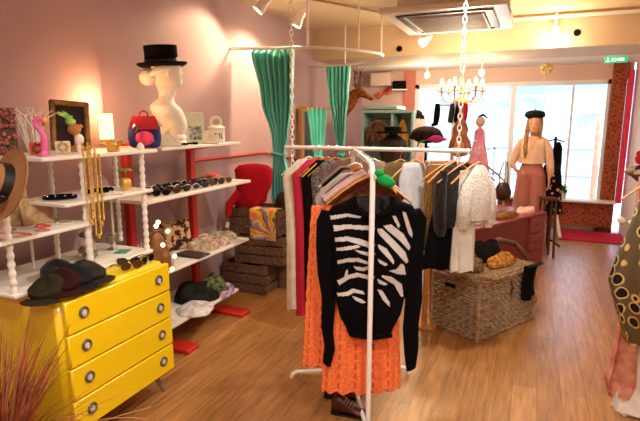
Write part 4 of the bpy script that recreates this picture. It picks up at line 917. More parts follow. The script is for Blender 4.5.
# sequin skirt on a clip hanger
SEQ=M('gold_sequins','#b08a50',.25,.7,col2='#2c1d12',scale=90,kind='voronoi',contrast=(.1,.45))
garment('sequin_skirt','bronze sequinned skirt clipped to a wooden bar hanger','skirt',SEQ,(-.53,BY,BZ),R(20),[(-.09,.085,.02),(-.12,.09,.024),(-.2,.1,.028),(-.35,.105,.03),(-.5,.11,.032),(-.66,.112,.034)],folds=7,famp=.25)
chg=thing('clip_hanger','wooden clip hanger holding the bronze sequin skirt','hanger',(-.53,BY,BZ),(0,0,R(20)))
MB().box((0,0,-.075),(.2,.02,.024),r=.006).build('bar',WOODL,chg); hook_mesh().build('hook',CHROME,chg)
for s in(-1,1): MB().box((s*.075,-.012,-.085),(.018,.014,.035),r=.003).build('clip',CHROME,chg)
FURD=M('dark_fur','#261a12',.95,col2='#0e0a08',scale=70,bump=1,bscale=120,sheen=.3); FURW=M('white_fur','#e8e2d8',.95,col2='#cfc8be',scale=50,bump=1,bscale=100,sheen=.3)
b_('black_skirt','black skirt hanging below and behind the dark fur jacket','skirt',BLACK,-.46,30,[(-.12,.07,.02),(-.3,.1,.03),(-.5,.13,.035),(-.7,.16,.04),(-.77,.17,.04)],hl='wooden hanger holding the black skirt',folds=5,famp=.2)
b_('dark_fur_jacket','dark brown fur jacket on the hanging rail','jacket',FURD,-.44,45,[(-.085,.04,.03),(-.1,.07,.04),(-.13,.10,.05),(-.2,.11,.055),(-.3,.105,.06),(-.4,.1,.06),(-.48,.09,.055),(-.5,.07,.04)],hl='wooden hanger holding the dark fur jacket',wob=.03,sleeves=[(.08,-.12,.035,.04),(.10,-.2,.04,.05),(.10,-.35,.042,.05),(.09,-.5,.04,.045),(.085,-.55,.025,.025)])
b_('white_dress','white sleeveless dress below the white fur jacket','dress',M('white_linen','#e9e4d8',.8),-.36,35,[(-.12,.05,.02),(-.3,.065,.025),(-.5,.075,.03),(-.72,.08,.035),(-.78,.08,.035)],hl='wooden hanger inside the white sleeveless dress',folds=5,famp=.2)
b_('white_fur_jacket','fluffy white fur jacket at the right end of the hanging rail','jacket',FURW,-.29,42,[(-.085,.03,.025),(-.11,.05,.035),(-.15,.075,.05),(-.22,.085,.06),(-.3,.09,.065),(-.38,.085,.06),(-.43,.08,.055),(-.45,.06,.04)],hl='wooden hanger holding the white fur jacket',wob=.03,sleeves=[(.05,-.14,.02,.025),(.075,-.21,.04,.05),(.09,-.32,.045,.055),(.095,-.44,.042,.05),(.095,-.49,.025,.025)])
# small green bird toy
gt=thing('green_toy','green felt toy with yellow beak dangling right of the floor rack pole','toy',(-0.579,2.120,1.287),(0,R(25),R(25))); gt.scale=(.75,.75,.75)
GR=M('green_felt','#1f9a4c',.9); MB().ball((0,0,0),(.06,.03,.035)).ball((-.055,0,.025),(.03,.022,.024)).build('toy_body',GR,gt)
MB().tube([(.05,0,-.01),(.09,0,-.04)],[.012,.003],8).build('beak',M('beak_yellow','#e8b83c',.6),gt); MB().tube([(-.03,.0,.03),(-.05,.03,.06),(-.06,.06,.08)],.003,5).build('clip',GR,gt)
# ================================================================ WICKER BASKET
WK=M('wicker','#b09878',.75,col2='#8a7258',scale=30)
bk=thing('wicker_hamper','square brown wicker hamper standing open on the wooden floor','hamper',(-.253,3.88,0),(0,0,R(60)))
LX,LY,HZ=.36,.205,.43
def perim(n):
    pts=[]; per=[((-LX,-LY),(LX,-LY)),((LX,-LY),(LX,LY)),((LX,LY),(-LX,LY)),((-LX,LY),(-LX,-LY))]
    for (a,b_) in per:
        l=math.hypot(b_[0]-a[0],b_[1]-a[1]); k=int(l/.026)//2*2; nx=(b_[1]-a[1])/l; ny=-(b_[0]-a[0])/l
        for i in range(k): pts.append((a[0]+(b_[0]-a[0])*i/k,a[1]+(b_[1]-a[1])*i/k,nx,ny))
    return pts
pp=perim(0); q=MB()
for r in range(18):
    z=.025+r*.0225
    q.tube([(x+nx*.008*(1 if (i+r)%2 else -1),y+ny*.008*(1 if (i+r)%2 else -1),z) for i,(x,y,nx,ny) in enumerate(pp)],.0098,5,closed=True)
q.box((0,0,.2),(2*LX-.02,2*LY-.02,.38)); q.build('woven_body',WK,bk)
q=MB()
for i,(x,y,nx,ny) in enumerate(pp):
    if i%2==0: q.tube([(x,y,.0),(x,y,HZ)],.006,5)
for sx in (-1,1):
    for sy in (-1,1): q.tube([(sx*LX,sy*LY,0),(sx*LX,sy*LY,HZ)],.016,8)
q.build('stakes',WK,bk)
q=MB()
for z,r_ in ((HZ,.013),(HZ-.018,.011),(.012,.013)): q.tube([(x+nx*.004,y+ny*.004,z+.004*sin(i*1.3)) for i,(x,y,nx,ny) in enumerate(pp)],r_,6,closed=True)
q.build('rim',M('wicker_rim','#a5835f',.7,col2='#755a40',scale=30),bk)
LDM=M('wicker_rim','#9a7450')
q=MB()
for r in range(14): 
    y=-LY+.015+r*(2*LY-.03)/13; q.tube([(-LX+i*.72/30,y,HZ+.016+.004*(1 if (i+r)%2 else -1)) for i in range(31)],.013,5)
q.build('lid',LDM,bk)
for sy in (-1,): MB().box((-LX-.012,.04,HZ-.07),(.012,.09,.03),r=.004).build('handle_slot',M('slot_dark','#1b120c',.8),bk)
MB().tube([(.0,-LY-.015,HZ-.04),(.0,-LY-.03,HZ-.09),(.0,-LY-.018,HZ-.15)],.007,6).build('latch_strap',M('strap_dark','#3a281b',.7),bk)
def onb(a,b_,z): 
    ca,sa=cos(R(60)),sin(R(60)); return (-.253+a*ca-b_*sa,3.88+a*sa+b_*ca,z)
tz=HZ+.035
for (a,b_,s,c1,c2,lab,sd,nm_) in ((-.2,.02,(.1,.12,.09),'#8a6844','#3c2818','brown fur hat on the front corner of the wicker hamper',61,'fur_hat'),(.12,.1,(.2,.09,.12),'#1d1a17','#0e0c0a','black cloth heaped at the back of the hamper lid',62,'black_cloth'),(.1,-.06,(.17,.07,.07),'#d8923a','#7a4c22','orange and gold scarf lying along the hamper lid',63,'orange_scarf'),(-.27,.14,(.1,.07,.05),'#12100f','#1c1816','black garment slumped at the left of the hamper lid',64,'black_garment')):
    tag(lump((0,0,0),s,sd,amp=.25,flat=.45).build(nm_,M('hb%d'%sd,c1,.95,col2=c2,scale=45,bump=.6),loc=onb(a,b_,tz),rot=(0,0,R(60))),lab,'clothing')
MB0=MB().grid(lambda u,v:((u-.5)*.2+.015*sin(v*7),-(.015 if v>.25 else .07-.2*v)-.012*sin(u*9+v*3)*v,(.03 if v<.25 else .03-(v-.25)*.36)-.02*sin(u*PI)*v),20,20,.004)
cc=onb(.22,-LY-.012,HZ+.02); tag(MB0.build('black_scarf',BLACK,loc=cc,rot=(0,0,R(60))),'black scarf hanging over the right side of the wicker hamper','scarf')
# wooden plank leg left of basket
pl=thing('wooden_display_stand','narrow light wooden stand post left of the wicker hamper','stand',(-.66,3.62,0))
MB().tube([(0,0,.02),(.0,.03,.75)],.022,4).build('post',WOODL,pl); MB().tube([(.0,.3,.02),(.0,.1,.75)],.018,4).build('post',WOODL,pl); MB().box((0,.1,.01),(.2,.4,.02),r=.004).build('foot_plate',WOODL,pl); MB().box((0,.06,.76),(.16,.2,.02),r=.004).build('top_plate',WOODL,pl)
# bent wood hoop
hp=thing('bentwood_chair_back','curved dark wooden arc rising behind the wicker hamper','wooden arc',(-.12,4.35,0),(0,0,R(30)))
MB().tube([(-.28+.0,0,.0),(-.27,0,.35),(-.2,0,.5),(-.08,0,.565),(.06,0,.53),(.17,0,.42),(.24,0,.27),(.28,0,0)],.022,10).build('arc',M('bent_wood','#6d4a2c',.5,col2='#4a2f1a'),hp)
# ================================================================ RED COUNTER
CRED=M('counter_red','#7a1f1c',.45,amt=.2); CRED2=M('drawer_red','#8a3430',.4,amt=.2)
ct=thing('red_counter','low dark red counter with drawer stack at its right end','counter',(.2,5.8,0),(0,0,R(63)))
MB().box((-.83,.28,.28),(.98,.54,.56),r=.006).build('body',CRED,ct); MB().box((-.66,.28,.57),(1.34,.58,.025),r=.006).build('top',CRED2,ct)
MB().box((-.17,.28,.28),(.33,.55,.56)).build('drawer_case',CRED2,ct,smooth=False)
for k in range(3):
    d=MB().box((-.17,.0,.095+k*.185),(.31,.02,.175),r=.004).build('drawer',CRED2,ct); MB().box((-.17,-.014,.095+k*.185),(.1,.01,.012)).build('handle',CRED,d,smooth=False)
def onc(a,b_,z=.583):
    ca,sa=cos(R(63)),sin(R(63)); return (.2+a*ca-b_*sa,5.8+a*sa+b_*ca,z)
for (a,b_,s,c1,c2,lab,sd,nm_) in ((-.62,.12,(.2,.09,.055),'#9a7048','#5f3e22','brown scarf bundle on the red counter',71,'brown_scarf'),(-.2,.12,(.15,.08,.05),'#e8c8bc','#d8a8a0','pale pink folded cloth on the right end of the counter',72,'pink_cloth'),(-1.1,.1,(.12,.08,.04),'#cbb79a','#8e7355','stack of beige cloth on the left end of the counter',73,'beige_cloth')):
    tag(lump((0,0,0),s,sd,amp=.2,flat=.4).build(nm_,M('cb%d'%sd,c1,.9,col2=c2,scale=40),loc=onc(a,b_),rot=(0,0,R(63))),lab,'cloth')
dg=thing('dog_figurine','small black and white dog figurine sitting on the counter','figurine',onc(-.95,.3),(0,0,R(-20)))
MB().loft([[(x+w_*cos(t),w_*.7*sin(t),z) for t in [2*PI*k/14 for k in range(14)]] for x,w_,z in ((0,.07,0),(0,.075,.03),(.0,.06,.09),(-.02,.045,.13),(-.025,.03,.16))]).ball((-.035,0,.19),(.045,.035,.036)).ball((-.085,0,.18),(.025,.018,.016)).build('body',M('dog_patches','#15120f',.5,col2='#e8e0d4',scale=9,contrast=(.42,.46)),dg)
for s in(-1,1): MB().ball((-.02,s*.035,.2),(.012,.008,.03)).build('ear',BLACK,dg)
# ================================================================ MANNEQUIN
SKIN=M('mannequin_skin','#d3a183',.45,amt=.1)
mn=thing('mannequin','mannequin in black beret, blush blouse and wide dusty pink trousers','mannequin',(.03,6.35,0),(0,0,R(-100))); mn.scale=(.9,.88,.98)
# local: +x faces the camera side
me=bpy.data.meshes.new('body'); V=[];E_=[];RD=[]
def ch_(pts,rs,root=None):
    p=root
    for pt,r in zip(pts,rs):
        V.append(pt);RD.append(r); i=len(V)-1
        if p is not None:E_.append((p,i))
        p=i
    return p
ch_([(0,0,.93)],[.12]); w1=ch_([(0,0,1.05),(.0,0,1.2),(0,0,1.33)],[.105,.115,.105],0); nk=ch_([(0,0,1.385),(.01,0,1.43)],[.045,.042],w1)
aL=ch_([(0,-.15,1.34),(0,-.2,1.2),(.02,-.24,1.05),(.06,-.18,.98)],[.05,.042,.034,.022],w1)
aR=ch_([(0,.15,1.34),(-.02,.2,1.15),(.03,.235,.98),(.05,.23,.9)],[.05,.042,.034,.022],w1)
for s in(-1,1): ch_([(0,s*.09,.8),(.0,s*.1,.48),(.0,s*.1,.1),(.02,s*.1,.04),(.12,s*.1,.025)],[.085,.06,.042,.035,.028],0)
me.from_pydata(V,E_,[]); bo_=bpy.data.objects.new('body',me); COL.objects.link(bo_); bo_.parent=mn; me.materials.append(SKIN)
sk=bo_.modifiers.new('s','SKIN'); bo_.modifiers.new('u','SUBSURF').levels=1; bo_.modifiers['u'].render_levels=2
for i,sv in enumerate(me.skin_vertices[0].data): sv.radius=(RD[i],RD[i]*(1 if i>3 else .9)); sv.use_root=(i==0)
q=MB(); head(q,1.0,(.01,0,1.425)); q.at(); q.build('head',SKIN,mn)
for s in(-1,1):
    MB().ball((.085,s*.03,1.542),(.006,.013,.006),10,6).build('eye',M('eye_dark','#2a1a14',.3),mn)
    MB().ball((0.005,s*.076,1.53),(.014,.007,.024)).build('ear',SKIN,mn)
MB().ball((.094,0,1.482),(.006,.02,.007),10,6).build('lips',M('lip_red','#b04a44',.4),mn)
HR=M('blond_hair','#b88854',.7,col2='#7d5430',scale=60,stretch=(1,1,.2))
q=MB().ball((-.03,0,1.56),(.095,.088,.09))
for s in(-1,1): q.tube([(-.0,s*.07,1.6),(.03,s*.082,1.5),(.06,s*.085,1.4)]+([(.1,s*.08,1.28),(.115,s*.07,1.2),(.12,s*.07,1.14)] if s<0 else [(.05,s*.085,1.36)]),[.03,.03,.03,.03,.028,.008] if s<0 else [.028,.024,.018,.006],10)
q.tube([(-.07,0,1.55),(-.09,0,1.42),(-.09,0,1.3)],[.07,.07,.02],12,flat=.6); q.build('hair',HR,mn)
q=MB().lathe([(.06,0),(.085,.004),(.125,.03),(.13,.05),(.11,.085),(.06,.1),(.005,.105)],(-.01,-.01,1.60),28); q.tube([(-.01,-.01,1.7),(-.01,-.01,1.725)],.006,6); q.build('beret',M('beret_dark','#1b1c1c',.95,bump=.6,bscale=120),mn)
BLS=M('blush_chiffon','#e2bfa8',.7,amt=.3,scale=12)
def shell(rows,nr=40,f=8,am=.0,ph=0): 
    return [[(d_*cos(a)*(1+am*k*sin(f*a+ph)),w_*sin(a)*(1+am*k*sin(f*a+ph)),z) for a in [2*PI*j/nr for j in range(nr)]] for k,(z,w_,d_) in enumerate(rows)]
q=MB(); q.loft(shell([(1.395,.06,.055),(1.38,.10,.07),(1.355,.16,.085),(1.32,.175,.10),(1.25,.165,.125),(1.17,.165,.13),(1.13,.17,.13),(1.1,.175,.135),(1.08,.18,.14)],am=.006))
q.build('blouse',BLS,mn)
MB().loft([[(x,y*w_,z) for y in (-1,1)]+[(x-.012,y*w_,z) for y in (1,-1)] for x,w_,z in ((.078,.055,1.385),(.105,.035,1.34),(.128,.018,1.29),(.136,.003,1.25))]).build('neck_opening',SKIN,mn)
for s,pt in((-1,[(0,-.13,1.345),(-.0,-.19,1.25),(0,-.235,1.12),(.02,-.25,1.06),(.04,-.23,1.02)]),(1,[(0,.13,1.345),(-.01,.18,1.25),(-.01,.215,1.1),(.01,.235,.98),(.02,.24,.93)])):
    MB().tube(pt,[.05,.056,.052,.045,.026],14).build('sleeve',BLS,mn)
TRS=M('dusty_rose_satin','#c07a6c',.45,amt=.4,scale=8)
q=MB(); q.loft(shell([(1.09,.125,.1),(1.05,.135,.11),(.98,.165,.125),(.9,.165,.12),(.86,.15,.10)],am=.002))
for s in(-1,1):
    q.loft([[(.0+d_*cos(a)*(1+.07*k/3*sin(9*a)),s*cy_+w_*sin(a)*(1+.07*k/3*sin(9*a)),z) for a in [2*PI*j/36 for j in range(36)]] for k,(z,w_,d_,cy_) in enumerate(((.95,.1,.14,.08),(.8,.108,.14,.082),(.6,.115,.14,.088),(.3,.125,.145,.1),(.1,.135,.15,.11),(.03,.14,.155,.115)))])
q.build('trousers',TRS,mn)
# hands of mannequin
def hand(base,dr,side,parent,mat,s=1):
    q=MB(); b=Vector(base); d=Vector(dr).normalized(); sd=Vector(side).normalized(); n=d.cross(sd)
    q.loft([[tuple(b+d*t*.085*s+sd*(w_*cos(a))*s+n*(.011*sin(a))*s) for a in [2*PI*k/12 for k in range(12)]] for t,w_ in ((0,.022),(.4,.034),(.8,.037),(1,.035))])
    for k,(o_,l) in enumerate(((-.027,.065),(-.009,.075),(.009,.07),(.027,.055))):
        p=b+d*.08*s+sd*o_*s; q.tube([p,p+d*l*.5*s+n*.004*s,p+d*l*.85*s+n*.02*s],[.0085*s,.0078*s,.0055*s],7)
    p=b+d*.02*s-sd*.03*s; q.tube([p,p-sd*.025*s+d*.03*s,p-sd*.03*s+d*.055*s+n*.01*s],[.011*s,.009*s,.006*s],7)
    return q.build('hand',mat,parent)
hand((.055,-.19,.985),(.3,.9,-.3),(.5,.1,.8),mn,SKIN); hand((.05,.235,.91),(.15,0,-1),(1,0,.1),mn,SKIN)
# black handbag beside mannequin
hg=thing('handbag','brown black handbag hanging at the left of the mannequin','bag',(-.27,6.3,.60),(0,0,R(10)))
MB().loft([[(w_*cos(t),d_*sin(t),z) for t in [2*PI*k/20 for k in range(20)]] for z,w_,d_ in ((0,.04,.03),(.02,.085,.05),(.1,.1,.055),(.18,.075,.04),(.22,.05,.02),(.225,.01,.01))]).build('bag_body',M('dark_brown_leather','#3a221a',.35),hg)
MB().tube([(-.05,0,.2),(-.045,0,.35),(-.01,0,.46),(.03,0,.47),(.045,0,.35),(.05,0,.2)],.007,8).build('strap',M('dark_brown_leather','#3a221a'),hg)
bst=thing('bag_stand','slim white stand post behind the black handbag','stand',(-.26,6.42,0)); MB().lathe([(.12,0),(.12,.012),(.012,.02),(.012,1.08),(.002,1.085)],n=16).tube([(0,0,1.07),(0,-.13,1.06),(0,-.14,1.08)],.007,6).build('post',WMETAL,bst)
# polka dot coat on stand
DOT=M('dotted_fabric','#15100e',.8,col2='#d8b08a',scale=16,kind='voronoi',contrast=(.27,.31))
cs=thing('coat_stand','dark tall coat stand right of the mannequin','coat stand',(.27,6.6,0))
MB().tube([(0,0,0),(0,0,1.36)],.016,8).tube([(-.1,0,1.3),(0,0,1.33),(.1,0,1.3)],.01,6).build('pole',BLACK,cs)
for k in range(3): a=k*2.1+.4; MB().tube([(0,0,.12),(.16*cos(a),.16*sin(a),.01)],.012,6).build('foot',BLACK,cs)
garment('dotted_dress','black dress with tan dots hanging beside the mannequin','dress',DOT,(.25,6.40,1.36),R(15),[(-.3,.04,.02),(-.32,.09,.03),(-.5,.12,.04),(-.7,.13,.05),(-.9,.16,.06)],folds=6,famp=.2)
garment('dark_shawl','plain black shawl hanging at the top of the coat stand','shawl',BLACK,(.30,6.55,1.36),R(15),[(-.06,.02,.02),(-.12,.05,.03),(-.3,.055,.04),(-.75,.05,.04)],folds=5,famp=.2)
wt=thing('wooden_stool','tall wooden stool standing right of the counter','stool',(.23,6.12,0),(0,0,R(20)))
MB().box((0,0,.68),(.16,.16,.03),r=.006).build('seat',WOODD,wt)
for sx in(-1,1):
    for sy in(-1,1): MB().tube([(sx*.06,sy*.06,.67),(sx*.075,sy*.075,0)],.014,6).build('leg',WOODD,wt)
es_=thing('white_easel_leg','white angled board edge leaning at the left of the pink mat','board',(.43,7.5,0)); MB().tube([(0.02,-.35,.01),(-.04,.1,.3)],.02,6).build('board_edge',WHITE,es_)
# potted plant on ledge
LEAF=M('leaf_green','#5fa04a',.6,col2='#2f6b2c',scale=14)
pp_=thing('potted_plant','small green plant in a white pot on the window ledge','plant',(.46,7.76,.458))
MB().lathe([(.045,0),(.065,.1),(.068,.12),(.055,.12),(.052,.1)],n=20).build('pot',M('pot_white','#e0d8cc',.5),pp_)
q=MB()
for k in range(34):
    a=random.uniform(0,6.3); l=random.uniform(.1,.22); e=random.uniform(.3,1.3)
    def lf(u,v,a=a,l=l,e=e):
        s=l*u; w_=.028*sin(PI*min(1,u*.95+.03)); return (s*cos(e)*cos(a)-w_*(v-.5)*2*sin(a),s*cos(e)*sin(a)+w_*(v-.5)*2*cos(a),.11+s*sin(e)-.06*u*u)
    q.grid(lf,6,2,.0015)
q.build('foliage',LEAF,pp_)
# white bench in left window with shoes
bn=thing('window_bench','low white display bench under the left part of the window','bench',(-1.05,7.35,0))
MB().box((0,0,.52),(1.2,.5,.04),r=.006).build('top',WHITE,bn)
for sx in(-1,1):
    MB().box((sx*.55,0,.25),(.04,.46,.5)).build('leg_panel',WHITE,bn,smooth=False)
# ================================================================ ACCESSORIES in front of the window
# black hat on black draped dress form (in front of wardrobe)
df_=thing('dress_form','black draped dress form below the wide black hat by the wardrobe','dress form',(-1.52,5.85,0))
MB().lathe([(.14,0),(.14,.015),(.014,.03),(.014,.6)],n=20).build('stand',BLACK,df_)
MB().lathe([(.02,.6),(.14,.62),(.17,.8),(.13,1.05),(.17,1.22),(.15,1.32),(.06,1.38),(.045,1.4)],n=28,ell=.6).build('torso',M('black_lace','#141012',.7,col2='#3a2c2c',scale=60),df_)
bh=thing('wide_brim_hat','wide black brimmed hat on the dress form','hat',(-1.52,5.83,1.402))
MB().lathe([(.09,0),(.2,.0),(.205,.012),(.2,.02),(.105,.02),(.105,.07),(.09,.078),(.01,.08)],n=32,ell=.8).build('hat_body',FELT,bh)
garment('black_jacket','black patterned jacket hanging in the blue wardrobe','jacket',M('black_brocade','#17110f',.8,col2='#6d4a3a',scale=24,contrast=(.4,.75)),(-1.92,6.55,1.62),R(10),top_rows(.12,.13,-.36,.04,.05),sleeves=[(.11,-.17,.03,.03),(.13,-.22,.03,.03),(.14,-.36,.028,.025)],folds=5,famp=.15)
hanger(WOODL,'wooden hanger holding the black jacket in the wardrobe',(-1.92,6.55,1.62),R(10),'hangers in the wardrobe',.12)
garment('mustard_scarf','mustard yellow cloth hanging in the right side of the wardrobe','scarf',M('mustard','#b98a3c',.8,col2='#8e6426'),(-1.58,6.55,1.62),R(10),[(-.06,.015,.012),(-.12,.04,.02),(-.3,.09,.03),(-.42,.1,.03)],folds=4,famp=.3)
garment('pink_robe','pale pink and white robe hanging at the right side of the wardrobe','robe',M('pale_pink_silk','#e8aab4',.6,col2='#e8dcd4',scale=9),(-1.38,6.7,1.66),R(60),[(-.06,.04,.02),(-.1,.1,.03),(-.3,.12,.03),(-.8,.15,.04)],folds=5,famp=.2)
BWIG=M('brown_wig','#33201a',.8,col2='#120c0a',scale=50,stretch=(1,1,.3),bump=.8)
def wig(nm_,lab,loc,r,mat,cat='wig'):
    t=thing(nm_,lab,cat,loc); q=MB(); q.ball((0,0,r[2]*.6),r,20,12,.04)
    for k in range(9):
        a=k*.7; q.tube([(r[0]*.8*cos(a),r[1]*.8*sin(a),r[2]*.7),(r[0]*1.0*cos(a),r[1]*cos(0)*1.0*sin(a),r[2]*.1)],[.03,.025],8)
    q.build('hair',mat,t); return t
wig('brown_hat','small dark brown fur hat on top of the wardrobe end',(-1.42,6.72,1.56),(.07,.07,.08),BWIG,'hat')
# shelf pedestal with brown fur hat
hs=thing('hat_stand','slim dark hat stand left of the window carrying a brown fur hat','stand',(-1.0,5.2,0)); MB().lathe([(.13,0),(.13,.015),(.014,.03),(.014,1.33),(.05,1.34),(.05,1.35)],n=20).build('post',BLACK,hs)
wig('fur_hat','dark brown fur hat behind the white rail, left of the pink mask',(-1.0,5.2,1.352),(.16,.13,.09),BWIG,'hat')
# accessory stand near right chain
as_=thing('accessory_stand','tall white stand holding gloves and toys behind the right chain','stand',(-.62,4.4,0))
MB().lathe([(.16,0),(.16,.015),(.016,.03),(.016,1.72),(.004,1.73)],n=20).tube([(-.17,0,1.68),(.14,0,1.68)],.008,8).tube([(-.16,0,1.38),(.2,0,1.38)],.005,8).build('post',WMETAL,as_)
def sock(nm_,lab,x,c,l=.16,foot=.05,z=1.68):
    t=thing(nm_,lab,'glove',(x,4.4,z)); q=MB()
    q.tube([(0,0,.012),(0.0,0,-.03),(-.005,0,-l*.6),(-.012,0,-l+.01),(-.015-foot,0,-l)],[.03,.042,.045,.04,.022],12,flat=.6); q.build('glove_body',c,t); return t
sock('black_glove','black long glove hanging left of the right hand chain',-.76,BLACK,.17,.03)
sock('brown_glove','dark olive brown glove hanging between the black and red gloves',-.635,M('dark_olive_knit','#3d3524',.9),.15,0)
sock('black_glove','second black glove hanging right behind the white chain',-.585,BLACK,.15,0)
sock('red_glove','red glove hanging right of the dark gloves',-.53,M('glove_red','#c01c22',.9),.15,0)
vn=thing('brown_guitar_bag','orange brown violin shaped bag hanging on the accessory stand','bag',(-.55,4.33,1.44))
VB=M('tan_leather','#a8602a',.45,col2='#7a3f18',scale=20)
MB().loft([[(w_*cos(t),.035*sin(t),z) for t in [2*PI*k/22 for k in range(22)]] for z,w_ in ((-.19,.02),(-.18,.06),(-.12,.095),(-.06,.085),(-.01,.055),(.04,.065),(.09,.045),(.12,.022),(.24,.018),(.25,.005))]).build('bag_body',VB,vn)
MB().ball((0,-.038,-.1),(.04,.008,.045)).build('bag_front_pocket',M('tan_light','#c97c34',.5),vn)
lump_b=thing('dark_fur_stole','dark brown fur stole bunched under the violin shaped bag','stole',(-.52,4.4,1.02))
MB().ball((0,0,.05),(.1,.07,.13),16,10,.08).ball((.05,0,.0),(.08,.06,.1),16,10,.08).build('fur',BWIG,lump_b)
ms_=thing('pink_mask','magenta pink feather mask resting on the hanging rail','mask',(-.76,4.4,1.36))
MB().ball((0,0,.03),(.06,.025,.035),16,8,.05).tube([(.04,0,.03),(.1,0,.035)],[.02,.003],8).tube([(-.04,0,.03),(-.09,0,.02)],[.02,.003],8).build('mask_body',M('magenta','#c22a6c',.7),ms_)
MB().tube([(-.09,0,.02),(-.15,0,-.0),(-.17,0,-.05)],[.008,.01,.004],6).build('green_trim',GR,ms_)
pd=thing('hanging_doll','pink dressed cloth doll hanging against the window','doll',(-.42,4.6,1.3))
MB().ball((0,0,.24),(.04,.035,.045)).tube([(0,0,.2),(0,0,.15)],[.015,.02],8).build('head',M('doll_skin','#e0b090',.7),pd)
MB().loft([[(w_*cos(t)*(1+.06*sin(6*t)),.04*sin(t),z) for t in [2*PI*k/26 for k in range(26)]] for z,w_ in ((.18,.02),(.16,.04),(.05,.05),(-.1,.08),(-.2,.10),(-.28,.11))]).build('dress',M('doll_pink','#f0b0b0',.7,col2='#e07a90',scale=9),pd)
MB().tube([(-.02,0,.28),(.02,0,.3),(.06,0,.27)],[.01,.014,.004],6).build('bow',BLACK,pd)
MB().tube([(0,0,.28),(0,0,.46)],.002,5).tube([(0,0,.46),(-.09,-.2,.40)],.002,5).build('string',WHITE,pd)
# ================================================================ RIGHT SIDE
GD=bpy.data.materials.new('gold_black_dots'); GD.use_nodes=True; nt=GD.node_tree; N=nt.nodes; L=nt.links; b=N['Principled BSDF']; b.inputs['Roughness'].default_value=.35; b.inputs['Metallic'].default_value=.35
tc=N.new('ShaderNodeTexCoord'); v1=N.new('ShaderNodeTexVoronoi'); v1.inputs['Scale'].default_value=15; v1.inputs['Randomness'].default_value=.45; L.new(tc.outputs['Object'],v1.inputs['Vector'])
r1=N.new('ShaderNodeValToRGB'); e=r1.color_ramp.elements; e[0].position=.30; e[0].color=lin('#0d0b0a'); e[1].position=.33; e[1].color=lin('#e2c88a'); x_=e.new(.40); x_.color=lin('#c8a860'); x_=e.new(.43); x_.color=lin('#66573c')
r1.color_ramp.interpolation='CONSTANT'; L.new(v1.outputs['Distance'],r1.inputs['Fac'])
v2=N.new('ShaderNodeTexVoronoi'); v2.inputs['Scale'].default_value=60; L.new(tc.outputs['Object'],v2.inputs['Vector']); r2=N.new('ShaderNodeValToRGB'); r2.color_ramp.elements[0].position=.25; r2.color_ramp.elements[0].color=lin('#e8d09a'); r2.color_ramp.elements[1].position=.4; r2.color_ramp.elements[1].color=(.9,.9,.9,1); L.new(v2.outputs['Distance'],r2.inputs['Fac'])
mm=N.new('ShaderNodeMix'); mm.data_type='RGBA'; mm.blend_type='MULTIPLY'; mm.inputs[0].default_value=.4; L.new(r1.outputs[0],mm.inputs[6]); L.new(r2.outputs[0],mm.inputs[7]); L.new(mm.outputs[2],b.inputs['Base Color'])
rr=thing('clothes_rack','second white clothes rack at the far right edge','clothes rack',(.56,2.4,0))
MB().tube([(0,-.5,0),(0,-.5,1.42),(0,.45,1.42),(0,.45,0)],.0125,10).build('frame',WMETAL,rr)
for y in(-.5,.45): MB().tube([(-.02,y,.015),(.3,y,.015)],.0125,8).build('foot',WMETAL,rr)
x0=.56
garment('spotted_dress','gold sequinned dress with large black spots at the right edge','dress',GD,(x0,2.42,1.42),R(12),[(-.12,.06,.03),(-.16,.12,.05),(-.3,.15,.07),(-.45,.19,.08),(-.55,.212,.09),(-.65,.18,.08),(-.8,.13,.07),(-.82,.12,.06)],folds=6,famp=.2)
hanger(WOODL,'wooden hanger holding the spotted dress',(x0,2.42,1.42),R(12),'hangers on the right rack')
garment('pink_cardigan','pink and cream knitted scarf hanging below the spotted dress','scarf',M('peach_knit','#dca082',.9,col2='#b86a58',scale=14),(x0-.08,2.6,1.42),R(20),[(-.12,.02,.02),(-.7,.04,.03),(-.85,.045,.035),(-1.0,.06,.04),(-1.1,.075,.04),(-1.18,.05,.03)],folds=4,famp=.3)
garment('white_skirt','white skirt at the bottom of the right edge','skirt',M('white_linen','#e9e4d8'),(x0+.06,2.62,1.42),R(10),[(-.12,.05,.02),(-.3,.1,.03),(-.7,.13,.04),(-1.25,.17,.05)],folds=6,famp=.25)
# box and tulips
bx=thing('storage_box','beige box standing on the floor against the right wall','box',(.99,4.75,0)); MB().box((0,0,.23),(.34,.5,.46),r=.008).build('box_body',M('beige_card','#c8a888',.7),bx); MB().box((0,0,.47),(.36,.52,.03),r=.006).build('lid',M('beige_card','#c8a888'),bx)
tv=thing('tulip_vase','white tulips in a square pink pot on the beige box','flowers',(.93,4.68,.487))
MB().lathe([(.05,0),(.06,.01),(.07,.15),(.07,.165),(.06,.165)],n=4).build('pot',M('pink_pot','#d8587c',.4,col2='#e0a0b0',scale=14),tv)
STM=M('stem_green','#7a9a4a',.6); TUL=M('tulip_white','#f2ecd8',.5,amt=.2)
q=MB(); q2=MB()
for (x,y,z) in ((-.17,-.03,.24),(-.1,0,.2),(-.05,-.05,.31),(.02,-.02,.34),(.1,-.03,.3),(.04,.03,.27),(-.02,.04,.36),(.14,.02,.22)):
    q.tube([(0,0,.1),(x*.4,y*.4,z*.75),(x,y,z)],.005,6)
    q2=MB(); q2.at((x,y,z-.005),(R(-y*200),R(x*320),0)).lathe([(.006,0),(.022,.012),(.029,.03),(.026,.05),(.014,.066),(.006,.062)],n=12); q2.build('tulip_head',TUL,tv)
for k in range(8):
    a=k*.8; q.grid(lambda u,v,a=a:(.13*u*cos(a)-(v-.5)*.03*(1-u)*sin(a),.1*u*sin(a)+(v-.5)*.03*(1-u)*cos(a),.14+.13*sin(u*1.8)),6,2,.002)
q.build('stems_and_leaves',STM,tv)
